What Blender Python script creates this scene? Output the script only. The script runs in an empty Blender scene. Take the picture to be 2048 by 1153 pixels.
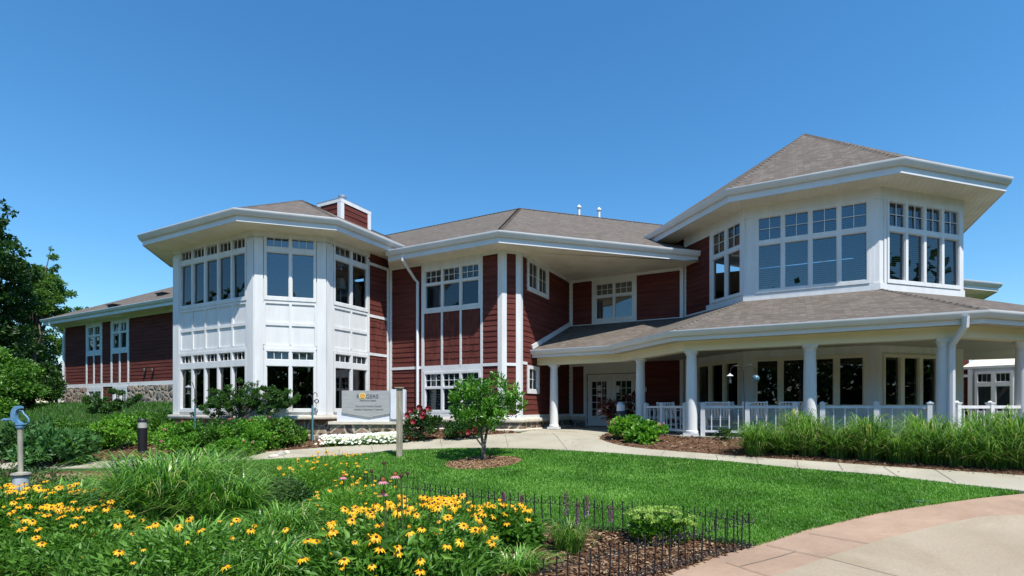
import bpy, bmesh, math, random
import numpy as np
from mathutils import Vector, Matrix

# ------------------------------------------------------------------ camera, sky, sun
SC = bpy.context.scene
COL = SC.collection
F, CX, HY, EYE = 1040.0, 1024.0, 815.0, 1.6        # focal length (px of a 2048 frame), centre column, horizon row, eye height
cam_data = bpy.data.cameras.new('camera')
cam_data.sensor_width = 36.0
cam_data.lens = 36.0 * F / 2048.0
cam_data.shift_y = (HY - 576.5) / 2048.0
cam_data.clip_start, cam_data.clip_end = 0.1, 2000.0
cam = bpy.data.objects.new('camera', cam_data)
cam.location = (0, 0, EYE)
cam.rotation_euler = (math.radians(90), 0, 0)
COL.objects.link(cam)
SC.camera = cam

SUN_EL, SUN_AZ = 59.0, 150.0                        # azimuth clockwise from +Y
world = bpy.data.worlds.new("World")
SC.world = world
world.use_nodes = True
wn = world.node_tree
sky = wn.nodes.new('ShaderNodeTexSky')
sky.sky_type = 'NISHITA'
sky.sun_disc = False
sky.sun_elevation = math.radians(SUN_EL)
sky.sun_rotation = math.radians(SUN_AZ)
sky.air_density = 1.3
sky.dust_density = 0.0
sky.ozone_density = 10.0
sat = wn.nodes.new('ShaderNodeHueSaturation')
sat.inputs['Saturation'].default_value = 1.14
sat.inputs['Hue'].default_value = 0.494
wn.links.new(sky.outputs[0], sat.inputs['Color'])
wn.links.new(sat.outputs[0], wn.nodes['Background'].inputs[0])
wn.nodes['Background'].inputs[1].default_value = 0.132
sl = bpy.data.lights.new('sun', 'SUN')
sl.energy = 5.0
sl.angle = math.radians(0.53)
sl.color = (1.0, 0.955, 0.89)
sun = bpy.data.objects.new('sun', sl)
e_, a_ = math.radians(SUN_EL), math.radians(SUN_AZ)
sdir = Vector((math.cos(e_) * math.sin(a_), math.cos(e_) * math.cos(a_), math.sin(e_)))
sun.rotation_euler = sdir.to_track_quat('Z', 'Y').to_euler()
sun.location = sdir * 60
COL.objects.link(sun)
SC.view_settings.view_transform = 'Standard'
SC.view_settings.look = 'None'
SC.view_settings.exposure = 0.42
SC.view_settings.gamma = 1.0
SC.view_settings.use_curve_mapping = False
SC.cycles.max_bounces = 7
SC.cycles.transparent_max_bounces = 12

rng = np.random.default_rng(7)
random.seed(7)

# ------------------------------------------------------------------ materials
def nodes(name):
    m = bpy.data.materials.new(name)
    m.use_nodes = True
    return m, m.node_tree, m.node_tree.nodes['Principled BSDF']

def N(nt, t, **kw):
    n = nt.nodes.new(t)
    for k, v in kw.items():
        if k in n.inputs.keys() if hasattr(n.inputs, 'keys') else False:
            n.inputs[k].default_value = v
        else:
            setattr(n, k, v)
    return n

def pos(nt):
    return N(nt, 'ShaderNodeNewGeometry').outputs['Position']

def ramp(nt, fac, stops):
    r = N(nt, 'ShaderNodeValToRGB')
    els = r.color_ramp.elements
    while len(els) < len(stops):
        els.new(0.5)
    for e, (p, c) in zip(els, stops):
        e.position = p
        e.color = (c[0], c[1], c[2], 1)
    nt.links.new(fac, r.inputs[0])
    return r.outputs[0]

def stained(name, c0, c1, dark, scale=1.2, bump=.3, bscale=40):
    m = noisy(name, c0, c1, scale, .85, bump, bscale, .25, detail=7)
    nt = m.node_tree
    b = nt.nodes['Principled BSDF']
    src = b.inputs['Base Color'].links[0].from_socket
    n = N(nt, 'ShaderNodeTexNoise')
    n.inputs['Scale'].default_value = .55
    n.inputs['Detail'].default_value = 9
    n.inputs['Roughness'].default_value = .68
    n.inputs['Distortion'].default_value = .8
    nt.links.new(pos(nt), n.inputs['Vector'])
    f = ramp(nt, n.outputs['Fac'], [(.50, (0, 0, 0)), (.72, (.75, .75, .75))])
    mx = N(nt, 'ShaderNodeMix', data_type='RGBA')
    nt.links.new(f, mx.inputs[0])
    nt.links.new(src, mx.inputs[6])
    mx.inputs[7].default_value = (*dark, 1)
    nt.links.new(mx.outputs[2], b.inputs['Base Color'])
    return m

def noisy(name, c0, c1, scale=3.0, rough=0.7, bump=0.0, bscale=40.0, spec=0.3, metal=0.0, detail=4, stretch=None):
    m, nt, b = nodes(name)
    v = pos(nt)
    if stretch:
        mp = N(nt, 'ShaderNodeMapping')
        mp.inputs['Scale'].default_value = stretch
        nt.links.new(v, mp.inputs[0])
        v = mp.outputs[0]
    n = N(nt, 'ShaderNodeTexNoise')
    n.inputs['Scale'].default_value = scale
    n.inputs['Detail'].default_value = detail
    nt.links.new(v, n.inputs['Vector'])
    nt.links.new(ramp(nt, n.outputs['Fac'], [(0.3, c0), (0.7, c1)]), b.inputs['Base Color'])
    b.inputs['Roughness'].default_value = rough
    b.inputs['Specular IOR Level'].default_value = spec
    b.inputs['Metallic'].default_value = metal
    if bump:
        n2 = N(nt, 'ShaderNodeTexNoise')
        n2.inputs['Scale'].default_value = bscale
        n2.inputs['Detail'].default_value = 6
        nt.links.new(v, n2.inputs['Vector'])
        bp = N(nt, 'ShaderNodeBump')
        bp.inputs['Strength'].default_value = bump
        bp.inputs['Distance'].default_value = 0.02
        nt.links.new(n2.outputs['Fac'], bp.inputs['Height'])
        nt.links.new(bp.outputs[0], b.inputs['Normal'])
    return m

def shingle_mat(name):
    m, nt, b = nodes(name)
    uv = N(nt, 'ShaderNodeUVMap')
    uv.uv_map = 'roof'
    br = N(nt, 'ShaderNodeTexBrick')
    br.inputs['Scale'].default_value = 1.0
    br.inputs['Brick Width'].default_value = 0.18
    br.inputs['Row Height'].default_value = 0.12
    br.inputs['Mortar Size'].default_value = 0.008
    br.inputs['Bias'].default_value = 0.0
    br.offset = 0.37
    br.squash = 0.8
    br.inputs['Color1'].default_value = (0.0, 0.0, 0.0, 1)
    br.inputs['Color2'].default_value = (1, 1, 1, 1)
    br.inputs['Mortar'].default_value = (0.1, 0.1, 0.1, 1)
    nt.links.new(uv.outputs[0], br.inputs['Vector'])
    n = N(nt, 'ShaderNodeTexNoise')
    n.inputs['Scale'].default_value = 38.0
    n.inputs['Detail'].default_value = 3
    nt.links.new(uv.outputs[0], n.inputs['Vector'])
    n3 = N(nt, 'ShaderNodeTexNoise')
    n3.inputs['Scale'].default_value = 0.7
    n3.inputs['Detail'].default_value = 5
    nt.links.new(uv.outputs[0], n3.inputs['Vector'])
    mix = N(nt, 'ShaderNodeMix', data_type='FLOAT')
    mix.inputs[0].default_value = 0.5
    nt.links.new(br.outputs['Color'], mix.inputs[2])
    nt.links.new(n.outputs['Fac'], mix.inputs[3])
    mix2 = N(nt, 'ShaderNodeMix', data_type='FLOAT')
    mix2.inputs[0].default_value = 0.25
    nt.links.new(mix.outputs[0], mix2.inputs[2])
    nt.links.new(n3.outputs['Fac'], mix2.inputs[3])
    c = ramp(nt, mix2.outputs[0], [(0.12, (0.080, 0.066, 0.054)), (0.5, (0.130, 0.110, 0.092)), (0.85, (0.200, 0.172, 0.146))])
    nt.links.new(c, b.inputs['Base Color'])
    b.inputs['Roughness'].default_value = 0.95
    b.inputs['Specular IOR Level'].default_value = 0.15
    bp = N(nt, 'ShaderNodeBump')
    bp.inputs['Strength'].default_value = 0.5
    bp.inputs['Distance'].default_value = 0.012
    nt.links.new(mix.outputs[0], bp.inputs['Height'])
    nt.links.new(bp.outputs[0], b.inputs['Normal'])
    return m

def stone_mat(name, scale=3.6, mortar=(0.42, 0.36, 0.27)):
    m, nt, b = nodes(name)
    v = pos(nt)
    n0 = N(nt, 'ShaderNodeTexNoise')
    n0.inputs['Scale'].default_value = 2.5
    nt.links.new(v, n0.inputs['Vector'])
    wv = N(nt, 'ShaderNodeMix', data_type='VECTOR')
    wv.inputs[0].default_value = 0.12
    nt.links.new(v, wv.inputs[4])
    nt.links.new(n0.outputs['Color'], wv.inputs[5])
    vo = N(nt, 'ShaderNodeTexVoronoi')
    vo.inputs['Scale'].default_value = scale
    vo.inputs['Randomness'].default_value = 0.85
    ve = N(nt, 'ShaderNodeTexVoronoi', feature='DISTANCE_TO_EDGE')
    ve.inputs['Scale'].default_value = scale
    ve.inputs['Randomness'].default_value = 0.85
    nt.links.new(wv.outputs[1], vo.inputs['Vector'])
    nt.links.new(wv.outputs[1], ve.inputs['Vector'])
    sep = N(nt, 'ShaderNodeSeparateColor')
    nt.links.new(vo.outputs['Color'], sep.inputs[0])
    stones = ramp(nt, sep.outputs[0], [(0.0, (0.055, 0.052, 0.055)), (0.18, (0.20, 0.125, 0.085)), (0.34, (0.14, 0.135, 0.13)),
                                       (0.5, (0.30, 0.22, 0.145)), (0.66, (0.22, 0.185, 0.155)), (0.8, (0.27, 0.155, 0.12)), (0.92, (0.17, 0.165, 0.15))])
    n1 = N(nt, 'ShaderNodeTexNoise')
    n1.inputs['Scale'].default_value = 22.0
    n1.inputs['Detail'].default_value = 5
    nt.links.new(v, n1.inputs['Vector'])
    hv = N(nt, 'ShaderNodeMix', data_type='RGBA', blend_type='OVERLAY')
    hv.inputs[0].default_value = 0.5
    nt.links.new(stones, hv.inputs[6])
    nt.links.new(n1.outputs['Fac'], hv.inputs[7])
    edge = ramp(nt, ve.outputs['Distance'], [(0.045, (0, 0, 0)), (0.075, (1, 1, 1))])
    mx = N(nt, 'ShaderNodeMix', data_type='RGBA')
    nt.links.new(edge, mx.inputs[0])
    mx.inputs[6].default_value = (*mortar, 1)
    nt.links.new(hv.outputs[2], mx.inputs[7])
    nt.links.new(mx.outputs[2], b.inputs['Base Color'])
    b.inputs['Roughness'].default_value = 0.85
    hgt = ramp(nt, ve.outputs['Distance'], [(0.03, (0, 0, 0)), (0.3, (1, 1, 1))])
    bp = N(nt, 'ShaderNodeBump')
    bp.inputs['Strength'].default_value = 0.9
    bp.inputs['Distance'].default_value = 0.06
    nt.links.new(hgt, bp.inputs['Height'])
    nt.links.new(bp.outputs[0], b.inputs['Normal'])
    return m

def board_mat(name, c, rough=0.6, pitch=0.12, axis=(1, 0, 0)):
    """painted boards with fine V grooves (bump only)"""
    m, nt, b = nodes(name)
    v = pos(nt)
    dt = N(nt, 'ShaderNodeVectorMath', operation='DOT_PRODUCT')
    dt.inputs[1].default_value = axis
    nt.links.new(v, dt.inputs[0])
    mu = N(nt, 'ShaderNodeMath', operation='MULTIPLY')
    mu.inputs[1].default_value = 1 / pitch
    nt.links.new(dt.outputs['Value'], mu.inputs[0])
    fr = N(nt, 'ShaderNodeMath', operation='FRACT')
    nt.links.new(mu.outputs[0], fr.inputs[0])
    g = ramp(nt, fr.outputs[0], [(0.0, (0, 0, 0)), (0.1, (1, 1, 1)), (0.9, (1, 1, 1)), (1.0, (0, 0, 0))])
    bp = N(nt, 'ShaderNodeBump')
    bp.inputs['Strength'].default_value = 0.7
    bp.inputs['Distance'].default_value = 0.012
    nt.links.new(g, bp.inputs['Height'])
    nt.links.new(bp.outputs[0], b.inputs['Normal'])
    n = N(nt, 'ShaderNodeTexNoise')
    n.inputs['Scale'].default_value = 1.7
    n.inputs['Detail'].default_value = 6
    nt.links.new(v, n.inputs['Vector'])
    c2 = tuple(x * 0.86 for x in c)
    nt.links.new(ramp(nt, n.outputs['Fac'], [(0.3, c2), (0.6, c)]), b.inputs['Base Color'])
    b.inputs['Roughness'].default_value = rough
    return m

def glass_mat(name, ior=1.75, tint=(0.80, 0.84, 0.84)):
    m = bpy.data.materials.new(name)
    m.use_nodes = True
    nt = m.node_tree
    nt.nodes.clear()
    out = nt.nodes.new('ShaderNodeOutputMaterial')
    mix = nt.nodes.new('ShaderNodeMixShader')
    tr = nt.nodes.new('ShaderNodeBsdfTransparent')
    tr.inputs[0].default_value = (*tint, 1)
    gl = nt.nodes.new('ShaderNodeBsdfGlossy')
    gl.inputs['Roughness'].default_value = 0.012
    gl.inputs['Color'].default_value = (0.95, 0.97, 1, 1)
    n = nt.nodes.new('ShaderNodeTexNoise')
    n.inputs['Scale'].default_value = 0.9
    nt.links.new(nt.nodes.new('ShaderNodeNewGeometry').outputs['Position'], n.inputs['Vector'])
    bp = nt.nodes.new('ShaderNodeBump')
    bp.inputs['Strength'].default_value = 0.05
    bp.inputs['Distance'].default_value = 0.05
    nt.links.new(n.outputs['Fac'], bp.inputs['Height'])
    nt.links.new(bp.outputs[0], gl.inputs['Normal'])
    fr = nt.nodes.new('ShaderNodeFresnel')
    fr.inputs[0].default_value = ior
    nt.links.new(fr.outputs[0], mix.inputs[0])
    nt.links.new(tr.outputs[0], mix.inputs[1])
    nt.links.new(gl.outputs[0], mix.inputs[2])
    nt.links.new(mix.outputs[0], out.inputs[0])
    return m

def leaf_mat(name, cols, trans=0.3, rough=0.45, spec=0.35):
    m = bpy.data.materials.new(name)
    m.use_nodes = True
    nt = m.node_tree
    b = nt.nodes['Principled BSDF']
    at = N(nt, 'ShaderNodeAttribute')
    at.attribute_name = 'rnd'
    k = len(cols) - 1
    c = ramp(nt, at.outputs['Fac'], [(i / k, cc) for i, cc in enumerate(cols)])
    nt.links.new(c, b.inputs['Base Color'])
    b.inputs['Roughness'].default_value = rough
    b.inputs['Specular IOR Level'].default_value = spec
    tl = N(nt, 'ShaderNodeBsdfTranslucent')
    br = N(nt, 'ShaderNodeMix', data_type='RGBA', blend_type='MULTIPLY')
    br.inputs[0].default_value = 1.0
    nt.links.new(c, br.inputs[6])
    br.inputs[7].default_value = (1.5, 1.7, 0.6, 1)
    nt.links.new(br.outputs[2], tl.inputs[0])
    mix = N(nt, 'ShaderNodeMixShader')
    mix.inputs[0].default_value = trans
    nt.links.new(b.outputs[0], mix.inputs[1])
    nt.links.new(tl.outputs[0], mix.inputs[2])
    nt.links.new(mix.outputs[0], nt.nodes['Material Output'].inputs[0])
    return m

def plain(name, c, rough=0.5, spec=0.4, metal=0.0):
    return noisy(name, tuple(x * 0.9 for x in c), c, 6.0, rough, spec=spec, metal=metal)

AZ = math.radians(62)
A = np.array((-math.sin(AZ), math.cos(AZ)))          # along the long fronts, to the left and away
B = np.array((math.cos(AZ), math.sin(AZ)))           # square to them, away from the viewer
CV = np.array((math.sin(math.radians(73)), math.cos(math.radians(73))))
D0 = np.array((math.cos(math.radians(73)), -math.sin(math.radians(73))))

M = {}
M['white'] = noisy('white_paint', (0.61, 0.615, 0.605), (0.70, 0.71, 0.705), 5.0, 0.55, 0.12, 30, detail=7, stretch=(1, 1, .16))
M['cream'] = noisy('soffit_paint', (0.66, 0.61, 0.48), (0.74, 0.69, 0.55), 1.3, 0.6)
M['beam'] = noisy('beam_paint', (0.72, 0.66, 0.47), (0.78, 0.72, 0.53), 1.3, 0.6)
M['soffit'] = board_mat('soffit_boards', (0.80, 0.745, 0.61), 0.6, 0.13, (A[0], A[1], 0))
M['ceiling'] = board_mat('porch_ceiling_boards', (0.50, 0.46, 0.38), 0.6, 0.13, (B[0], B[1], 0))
M['gutter'] = noisy('white_aluminium', (0.60, 0.61, 0.62), (0.66, 0.67, 0.68), 2.0, 0.38, spec=0.5)
M['red'] = noisy('red_siding_paint', (0.092, 0.027, 0.022), (0.150, 0.045, 0.036), 1.6, 0.8, 0.3, 25, 0.08, stretch=(.5, .5, 6))
M['shake'] = noisy('red_shake_paint', (0.090, 0.027, 0.022), (0.155, 0.047, 0.037), 7.0, 0.8, 0.35, 30, 0.1, stretch=(1, 1, .25))
M['roof'] = shingle_mat('roof_shingles')
M['stone'] = stone_mat('field_stone')
M['ledge'] = noisy('limestone', (0.50, 0.45, 0.36), (0.62, 0.57, 0.47), 5, 0.8, 0.2)
M['concrete'] = stained('pale_concrete', (0.33, 0.30, 0.225), (0.42, 0.385, 0.295), (.25, .22, .16), 1.1, .2, 60)
M['joint'] = plain('joint_dark', (0.17, 0.145, 0.115), 0.9)
M['glass'] = glass_mat('window_glass')
M['glass2'] = glass_mat('coated_glass', 2.2, (0.55, 0.61, 0.66))
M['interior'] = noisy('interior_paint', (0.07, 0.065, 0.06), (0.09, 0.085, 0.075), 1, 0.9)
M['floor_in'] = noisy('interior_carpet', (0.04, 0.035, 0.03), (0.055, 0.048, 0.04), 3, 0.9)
M['blind'] = plain('white_blind', (0.62, 0.62, 0.58), 0.5)
M['curtain'] = noisy('curtain_cloth', (0.36, 0.38, 0.34), (0.50, 0.51, 0.46), 14, 0.8, stretch=(1, 1, .05))
M['dark'] = plain('black_metal', (0.018, 0.018, 0.02), 0.45)
M['steel'] = plain('galvanised_steel', (0.50, 0.52, 0.54), 0.35, 0.5, 0.7)
M['plastic_black'] = plain('black_plastic', (0.015, 0.015, 0.017), 0.4)
M['wood_grey'] = noisy('weathered_wood', (0.20, 0.18, 0.13), (0.42, 0.38, 0.29), 5, 0.9, 0.6, 30, stretch=(6, 6, .6))
M['bark'] = noisy('tree_bark', (0.09, 0.07, 0.055), (0.17, 0.14, 0.115), 12, 0.9, 0.6, 40)
M['mulch'] = noisy('bark_mulch', (0.060, 0.030, 0.018), (0.20, 0.115, 0.068), 34, 0.95, 0.9, 60, 0.1, detail=8)
M['mulch_tan'] = noisy('tan_mulch', (0.16, 0.09, 0.05), (0.38, 0.25, 0.15), 34, 0.95, 0.9, 60, 0.1, detail=8)
M['soil'] = noisy('grassy_ground', (0.022, 0.05, 0.012), (0.045, 0.09, 0.02), 9, 0.95, 0.4, 50, 0.1)
M['turf'] = noisy('lawn_turf', (0.030, 0.10, 0.014), (0.055, 0.15, 0.022), 18, 0.95, 0.5, 60, 0.1)

# ------------------------------------------------------------------ objects
ORG = {}

def thing(name, label, cat, loc=(0, 0, 0), rotz=0.0, group=None):
    o = bpy.data.objects.new(name, None)
    COL.objects.link(o)
    o.empty_display_size = 0.2
    o.location = loc
    o.rotation_euler = (0, 0, rotz)
    o['label'], o['category'] = label, cat
    if group:
        o['group'] = group
    ORG[o.name] = np.array(loc, float)
    return o

def tag(o, label=None, cat=None, group=None, kind=None):
    if label: o['label'] = label
    if cat: o['category'] = cat
    if group: o['group'] = group
    if kind: o['kind'] = kind
    return o

def copy_tree(o, parent=None):
    c = o.copy()
    COL.objects.link(c)
    if parent is not None:
        c.parent = parent
    for ch in o.children:
        copy_tree(ch, c)
    return c

def link_mesh(name, me, mat, parent=None, local=False, org=None):
    o = bpy.data.objects.new(name, me)
    COL.objects.link(o)
    if mat is not None and len(me.materials) == 0:
        me.materials.append(mat)
    base = np.zeros(3)
    if parent is not None:
        o.parent = parent
        base = ORG.get(parent.name, np.zeros(3))
    if org is not None:
        o.location = tuple(np.array(org, float) - (0 if local else base))
        base = np.array(org, float)
    ORG[o.name] = base
    if not local and np.any(base):
        n = len(me.vertices)
        co = np.empty(n * 3)
        me.vertices.foreach_get('co', co)
        co = co.reshape(-1, 3) - base
        me.vertices.foreach_set('co', co.ravel())
    me.update()
    return o

def np_mesh(name, verts, faces, smooth=False, rnd=None):
    """faces: (n,k) array of one polygon size"""
    verts = np.asarray(verts, np.float32)
    faces = np.asarray(faces, np.int32)
    me = bpy.data.meshes.new(name)
    n, k = faces.shape
    me.vertices.add(len(verts))
    me.vertices.foreach_set('co', verts.ravel())
    me.loops.add(n * k)
    me.loops.foreach_set('vertex_index', faces.ravel())
    me.polygons.add(n)
    me.polygons.foreach_set('loop_start', np.arange(0, n * k, k, dtype=np.int32))
    me.polygons.foreach_set('loop_total', np.full(n, k, dtype=np.int32))
    if smooth:
        me.polygons.foreach_set('use_smooth', np.ones(n, bool))
    if rnd is not None:
        at = me.attributes.new('rnd', 'FLOAT', 'POINT')
        at.data.foreach_set('value', np.asarray(rnd, np.float32))
    me.update(calc_edges=True)
    return me

class MB:
    """collects faces and links them as ONE mesh object"""
    def __init__(self):
        self.v, self.f, self.sm = [], [], []
    def add(self, pts, faces, smooth=False):
        o = len(self.v)
        self.v += [tuple(float(c) for c in p) for p in pts]
        self.f += [tuple(i + o for i in f) for f in faces]
        self.sm += [smooth] * len(faces)
        return self
    def poly(self, pts):
        return self.add(pts, [tuple(range(len(pts)))])
    def hexa(self, p):
        return self.add(p, [(3, 2, 1, 0), (4, 5, 6, 7), (0, 1, 5, 4), (1, 2, 6, 5), (2, 3, 7, 6), (3, 0, 4, 7)])
    def box(self, c, s, rz=0.0):
        ca, sa = math.cos(rz), math.sin(rz)
        p = []
        for dz in (-.5, .5):
            for dx, dy in ((-.5, -.5), (.5, -.5), (.5, .5), (-.5, .5)):
                x, y = dx * s[0], dy * s[1]
                p.append((c[0] + x * ca - y * sa, c[1] + x * sa + y * ca, c[2] + dz * s[2]))
        return self.hexa(p)
    def wbox(self, W, s0, s1, z0, z1, d0, d1):
        a, b, c, d = W.pt(s0, d1), W.pt(s1, d1), W.pt(s1, d0), W.pt(s0, d0)
        return self.hexa([(*q, z) for z in (z0, z1) for q in (a, b, c, d)])
    def bar(self, p, q, w, h):
        """square bar from p to q"""
        p, q = Vector(p), Vector(q)
        d = (q - p).normalized()
        up = Vector((0, 0, 1)) if abs(d.z) < .95 else Vector((0, 1, 0))
        x = d.cross(up).normalized() * (w / 2)
        y = x.cross(d).normalized() * (h / 2)
        return self.hexa([p - x - y, p + x - y, p + x + y, p - x + y, q - x - y, q + x - y, q + x + y, q - x + y])
    def tube(self, path, r, n=8, r1=None, cap=True):
        path = [Vector(p) for p in path]
        k = len(path)
        rs = [r + ((r1 if r1 is not None else r) - r) * i / max(1, k - 1) for i in range(k)]
        pts = []
        ref = Vector((0.31, 0.77, 0.55)).normalized()
        for i, p in enumerate(path):
            d = (path[min(i + 1, k - 1)] - path[max(i - 1, 0)]).normalized()
            x = d.cross(ref)
            if x.length < .2:
                x = d.cross(Vector((1, 0, 0)))
            x.normalize()
            y = d.cross(x)
            for j in range(n):
                t = 2 * math.pi * j / n
                pts.append(p + (x * math.cos(t) + y * math.sin(t)) * rs[i])
        fs = [(i * n + j, i * n + (j + 1) % n, (i + 1) * n + (j + 1) % n, (i + 1) * n + j) for i in range(k - 1) for j in range(n)]
        if cap:
            fs += [tuple(range(n - 1, -1, -1)), tuple((k - 1) * n + j for j in range(n))]
        return self.add(pts, fs, True)
    def lathe(self, c, prof, n=20):
        pts = [(c[0] + r * math.cos(2 * math.pi * j / n), c[1] + r * math.sin(2 * math.pi * j / n), c[2] + z) for r, z in prof for j in range(n)]
        k = len(prof)
        fs = [(i * n + j, i * n + (j + 1) % n, (i + 1) * n + (j + 1) % n, (i + 1) * n + j) for i in range(k - 1) for j in range(n)]
        fs += [tuple(range(n - 1, -1, -1)), tuple((k - 1) * n + j for j in range(n))]
        return self.add(pts, fs, True)
    def ball(self, c, r, n=10, m=7, sz=1.0):
        prof = [(max(1e-4, r * math.sin(math.pi * i / m)), -r * sz * math.cos(math.pi * i / m)) for i in range(m + 1)]
        return self.lathe(c, prof, n)
    def prism(self, poly, y0, y1, fr):
        """outline poly (x,z) extruded from y0 to y1; fr maps (x,y,z) to world"""
        n = len(poly)
        pts = [fr(x, y0, z) for x, z in poly] + [fr(x, y1, z) for x, z in poly]
        fs = [tuple(range(n)), tuple(range(2 * n - 1, n - 1, -1))] + [(i, i + n, (i + 1) % n + n, (i + 1) % n) for i in range(n)]
        return self.add(pts, fs)
    def build(self, name, mat, parent=None, local=False, org=None, roof=False, recalc=True):
        me = bpy.data.meshes.new(name)
        me.from_pydata(self.v, [], self.f)
        bm = bmesh.new()
        bm.from_mesh(me)
        if recalc:
            bmesh.ops.recalc_face_normals(bm, faces=bm.faces)
        bm.to_mesh(me)
        bm.free()
        if len(me.polygons) == len(self.sm):
            me.polygons.foreach_set('use_smooth', self.sm)
            try:
                me.set_sharp_from_angle(angle=math.radians(40))
            except Exception:
                pass
        if roof:
            uv = me.uv_layers.new(name='roof')
            for p in me.polygons:
                n = p.normal
                if n.z < 0:
                    n = -n
                e = Vector((-n.y, n.x, 0))
                e = e.normalized() if e.length > 1e-4 else Vector((1, 0, 0))
                v = n.cross(e)
                for li in p.loop_indices:
                    co = me.vertices[me.loops[li].vertex_index].co
                    uv.data[li].uv = (co.dot(e), co.dot(v))
        return link_mesh(name, me, mat, parent, local, org)

# ------------------------------------------------------------------ ground form
def sm(t):
    t = np.clip(t, 0, 1)
    return t * t * (3 - 2 * t)

def terr(x, y):
    x, y = np.asarray(x, float), np.asarray(y, float)
    u = x * B[0] + y * B[1]
    v = x * A[0] + y * A[1]
    r = lambda w: .86 * np.clip((w - 6.0) / 6.8, 0, 1)
    z = (r(u - .5) + r(u) + r(u + .5)) / 3
    return z + .85 * sm((v - 15.5) / 11) * sm((u - 7.0) / 7.5)

def at(px, py, lift=0.0):
    """ground point seen at column px, row py of the 2048-wide frame"""
    k = (px - CX) / F
    f = lambda Y: EYE - (py - HY) / F * Y - lift - float(terr(k * Y, Y))
    y0 = 2.0
    step = .1
    while f(y0) > 0 and y0 < 80:
        y0 += step
    lo, hi = y0 - step, y0
    for _ in range(20):
        m = (lo + hi) / 2
        if f(m) > 0: lo = m
        else: hi = m
    return np.array((k * hi, hi))

def g3(p, dz=0.0):
    return (float(p[0]), float(p[1]), float(terr(p[0], p[1])) + dz)

def in_poly(P, poly):
    x, y = P[:, 0], P[:, 1]
    c = np.zeros(len(P), bool)
    n = len(poly)
    for i in range(n):
        x0, y0 = poly[i]
        x1, y1 = poly[(i + 1) % n]
        cond = (y0 > y) != (y1 > y)
        with np.errstate(divide='ignore', invalid='ignore'):
            xi = (x1 - x0) * (y - y0) / (y1 - y0) + x0
        c ^= cond & (x < xi)
    return c

def smooth_line(pts, k=6):
    pts = [np.array(p, float) for p in pts]
    out = []
    for i in range(len(pts) - 1):
        p0, p1, p2, p3 = pts[max(i - 1, 0)], pts[i], pts[i + 1], pts[min(i + 2, len(pts) - 1)]
        for j in range(k):
            t = j / k
            out.append(.5 * ((2 * p1) + (p2 - p0) * t + (2 * p0 - 5 * p1 + 4 * p2 - p3) * t * t + (3 * p1 - p0 - 3 * p2 + p3) * t ** 3))
    out.append(pts[-1])
    return out

def sheet(name, poly, off, mat, kind='structure', cell=.35, skirt=.05, parent=None):
    bm = bmesh.new()
    vs = [bm.verts.new((float(p[0]), float(p[1]), 0)) for p in poly]
    bm.faces.new(vs)
    bmesh.ops.triangulate(bm, faces=bm.faces[:])
    xs = [p[0] for p in poly]; ys = [p[1] for p in poly]
    for ax, lo, hi in ((0, min(xs), max(xs)), (1, min(ys), max(ys))):
        c = lo + cell
        while c < hi:
            no = Vector((1, 0, 0)) if ax == 0 else Vector((0, 1, 0))
            bmesh.ops.bisect_plane(bm, geom=bm.verts[:] + bm.edges[:] + bm.faces[:], dist=1e-5, plane_co=no * c, plane_no=no)
            c += cell
    for v in bm.verts:
        v.co.z = float(terr(v.co.x, v.co.y)) + off
    if skirt:
        be = [e for e in bm.edges if len(e.link_faces) == 1]
        r = bmesh.ops.extrude_edge_only(bm, edges=be)
        for v in r['geom']:
            if isinstance(v, bmesh.types.BMVert):
                v.co.z -= skirt + off
    bmesh.ops.recalc_face_normals(bm, faces=bm.faces)
    me = bpy.data.meshes.new(name)
    bm.to_mesh(me)
    bm.free()
    o = link_mesh(name, me, mat, parent)
    if kind:
        o['kind'] = kind
    return o

def ray(px):
    return np.array(((px - CX) / F, 1.0))

def hit(px, P, d):
    k = (px - CX) / F
    t = (k * P[1] - P[0]) / (d[0] - k * d[1])
    return P + d * t

class Wall:
    """plan line from P to Q, the outside on the viewer's side when P is at the left"""
    def __init__(self, P, Q):
        self.P, self.Q = np.array(P, float), np.array(Q, float)
        self.L = float(np.linalg.norm(self.Q - self.P))
        self.t = (self.Q - self.P) / self.L
        self.n = np.array((self.t[1], -self.t[0]))
    def s(self, px):
        k = (px - CX) / F
        return float((k * self.P[1] - self.P[0]) / (self.t[0] - k * self.t[1]))
    def z(self, px, py):
        return float(EYE + (HY - py) / F * (self.P + self.t * self.s(px))[1])
    def pt(self, s, d=0.0):
        q = self.P + self.t * s + self.n * d
        return (float(q[0]), float(q[1]))
    def p3(self, s, z, d=0.0):
        return (*self.pt(s, d), z)

def offs(chain, d):
    """mitred offset of an open plan line to its outside"""
    ch = [np.array(p, float) for p in chain]
    ns = []
    for a, b in zip(ch[:-1], ch[1:]):
        t = (b - a) / np.linalg.norm(b - a)
        ns.append(np.array((t[1], -t[0])))
    out = []
    for i, p in enumerate(ch):
        n0, n1 = ns[max(0, i - 1)], ns[min(i, len(ns) - 1)]
        out.append(p + (n0 + n1) / (1 + float(n0 @ n1)) * d)
    return out

def sweep(mb, chain, prof):
    """profile of (outward, z) swept along a plan chain"""
    rings = [[(*q, z) for q, z in zip(col, [pz] * len(chain))] for pd, pz in prof for col in [offs(chain, pd)]]
    n, k = len(prof), len(chain)
    pts = [p for r in rings for p in r]
    fs = [(i * k + j, i * k + j + 1, ((i + 1) % n) * k + j + 1, ((i + 1) % n) * k + j) for i in range(n) for j in range(k - 1)]
    fs += [tuple(i * k for i in range(n)), tuple(i * k + k - 1 for i in range(n - 1, -1, -1))]
    mb.add(pts, fs)

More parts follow.
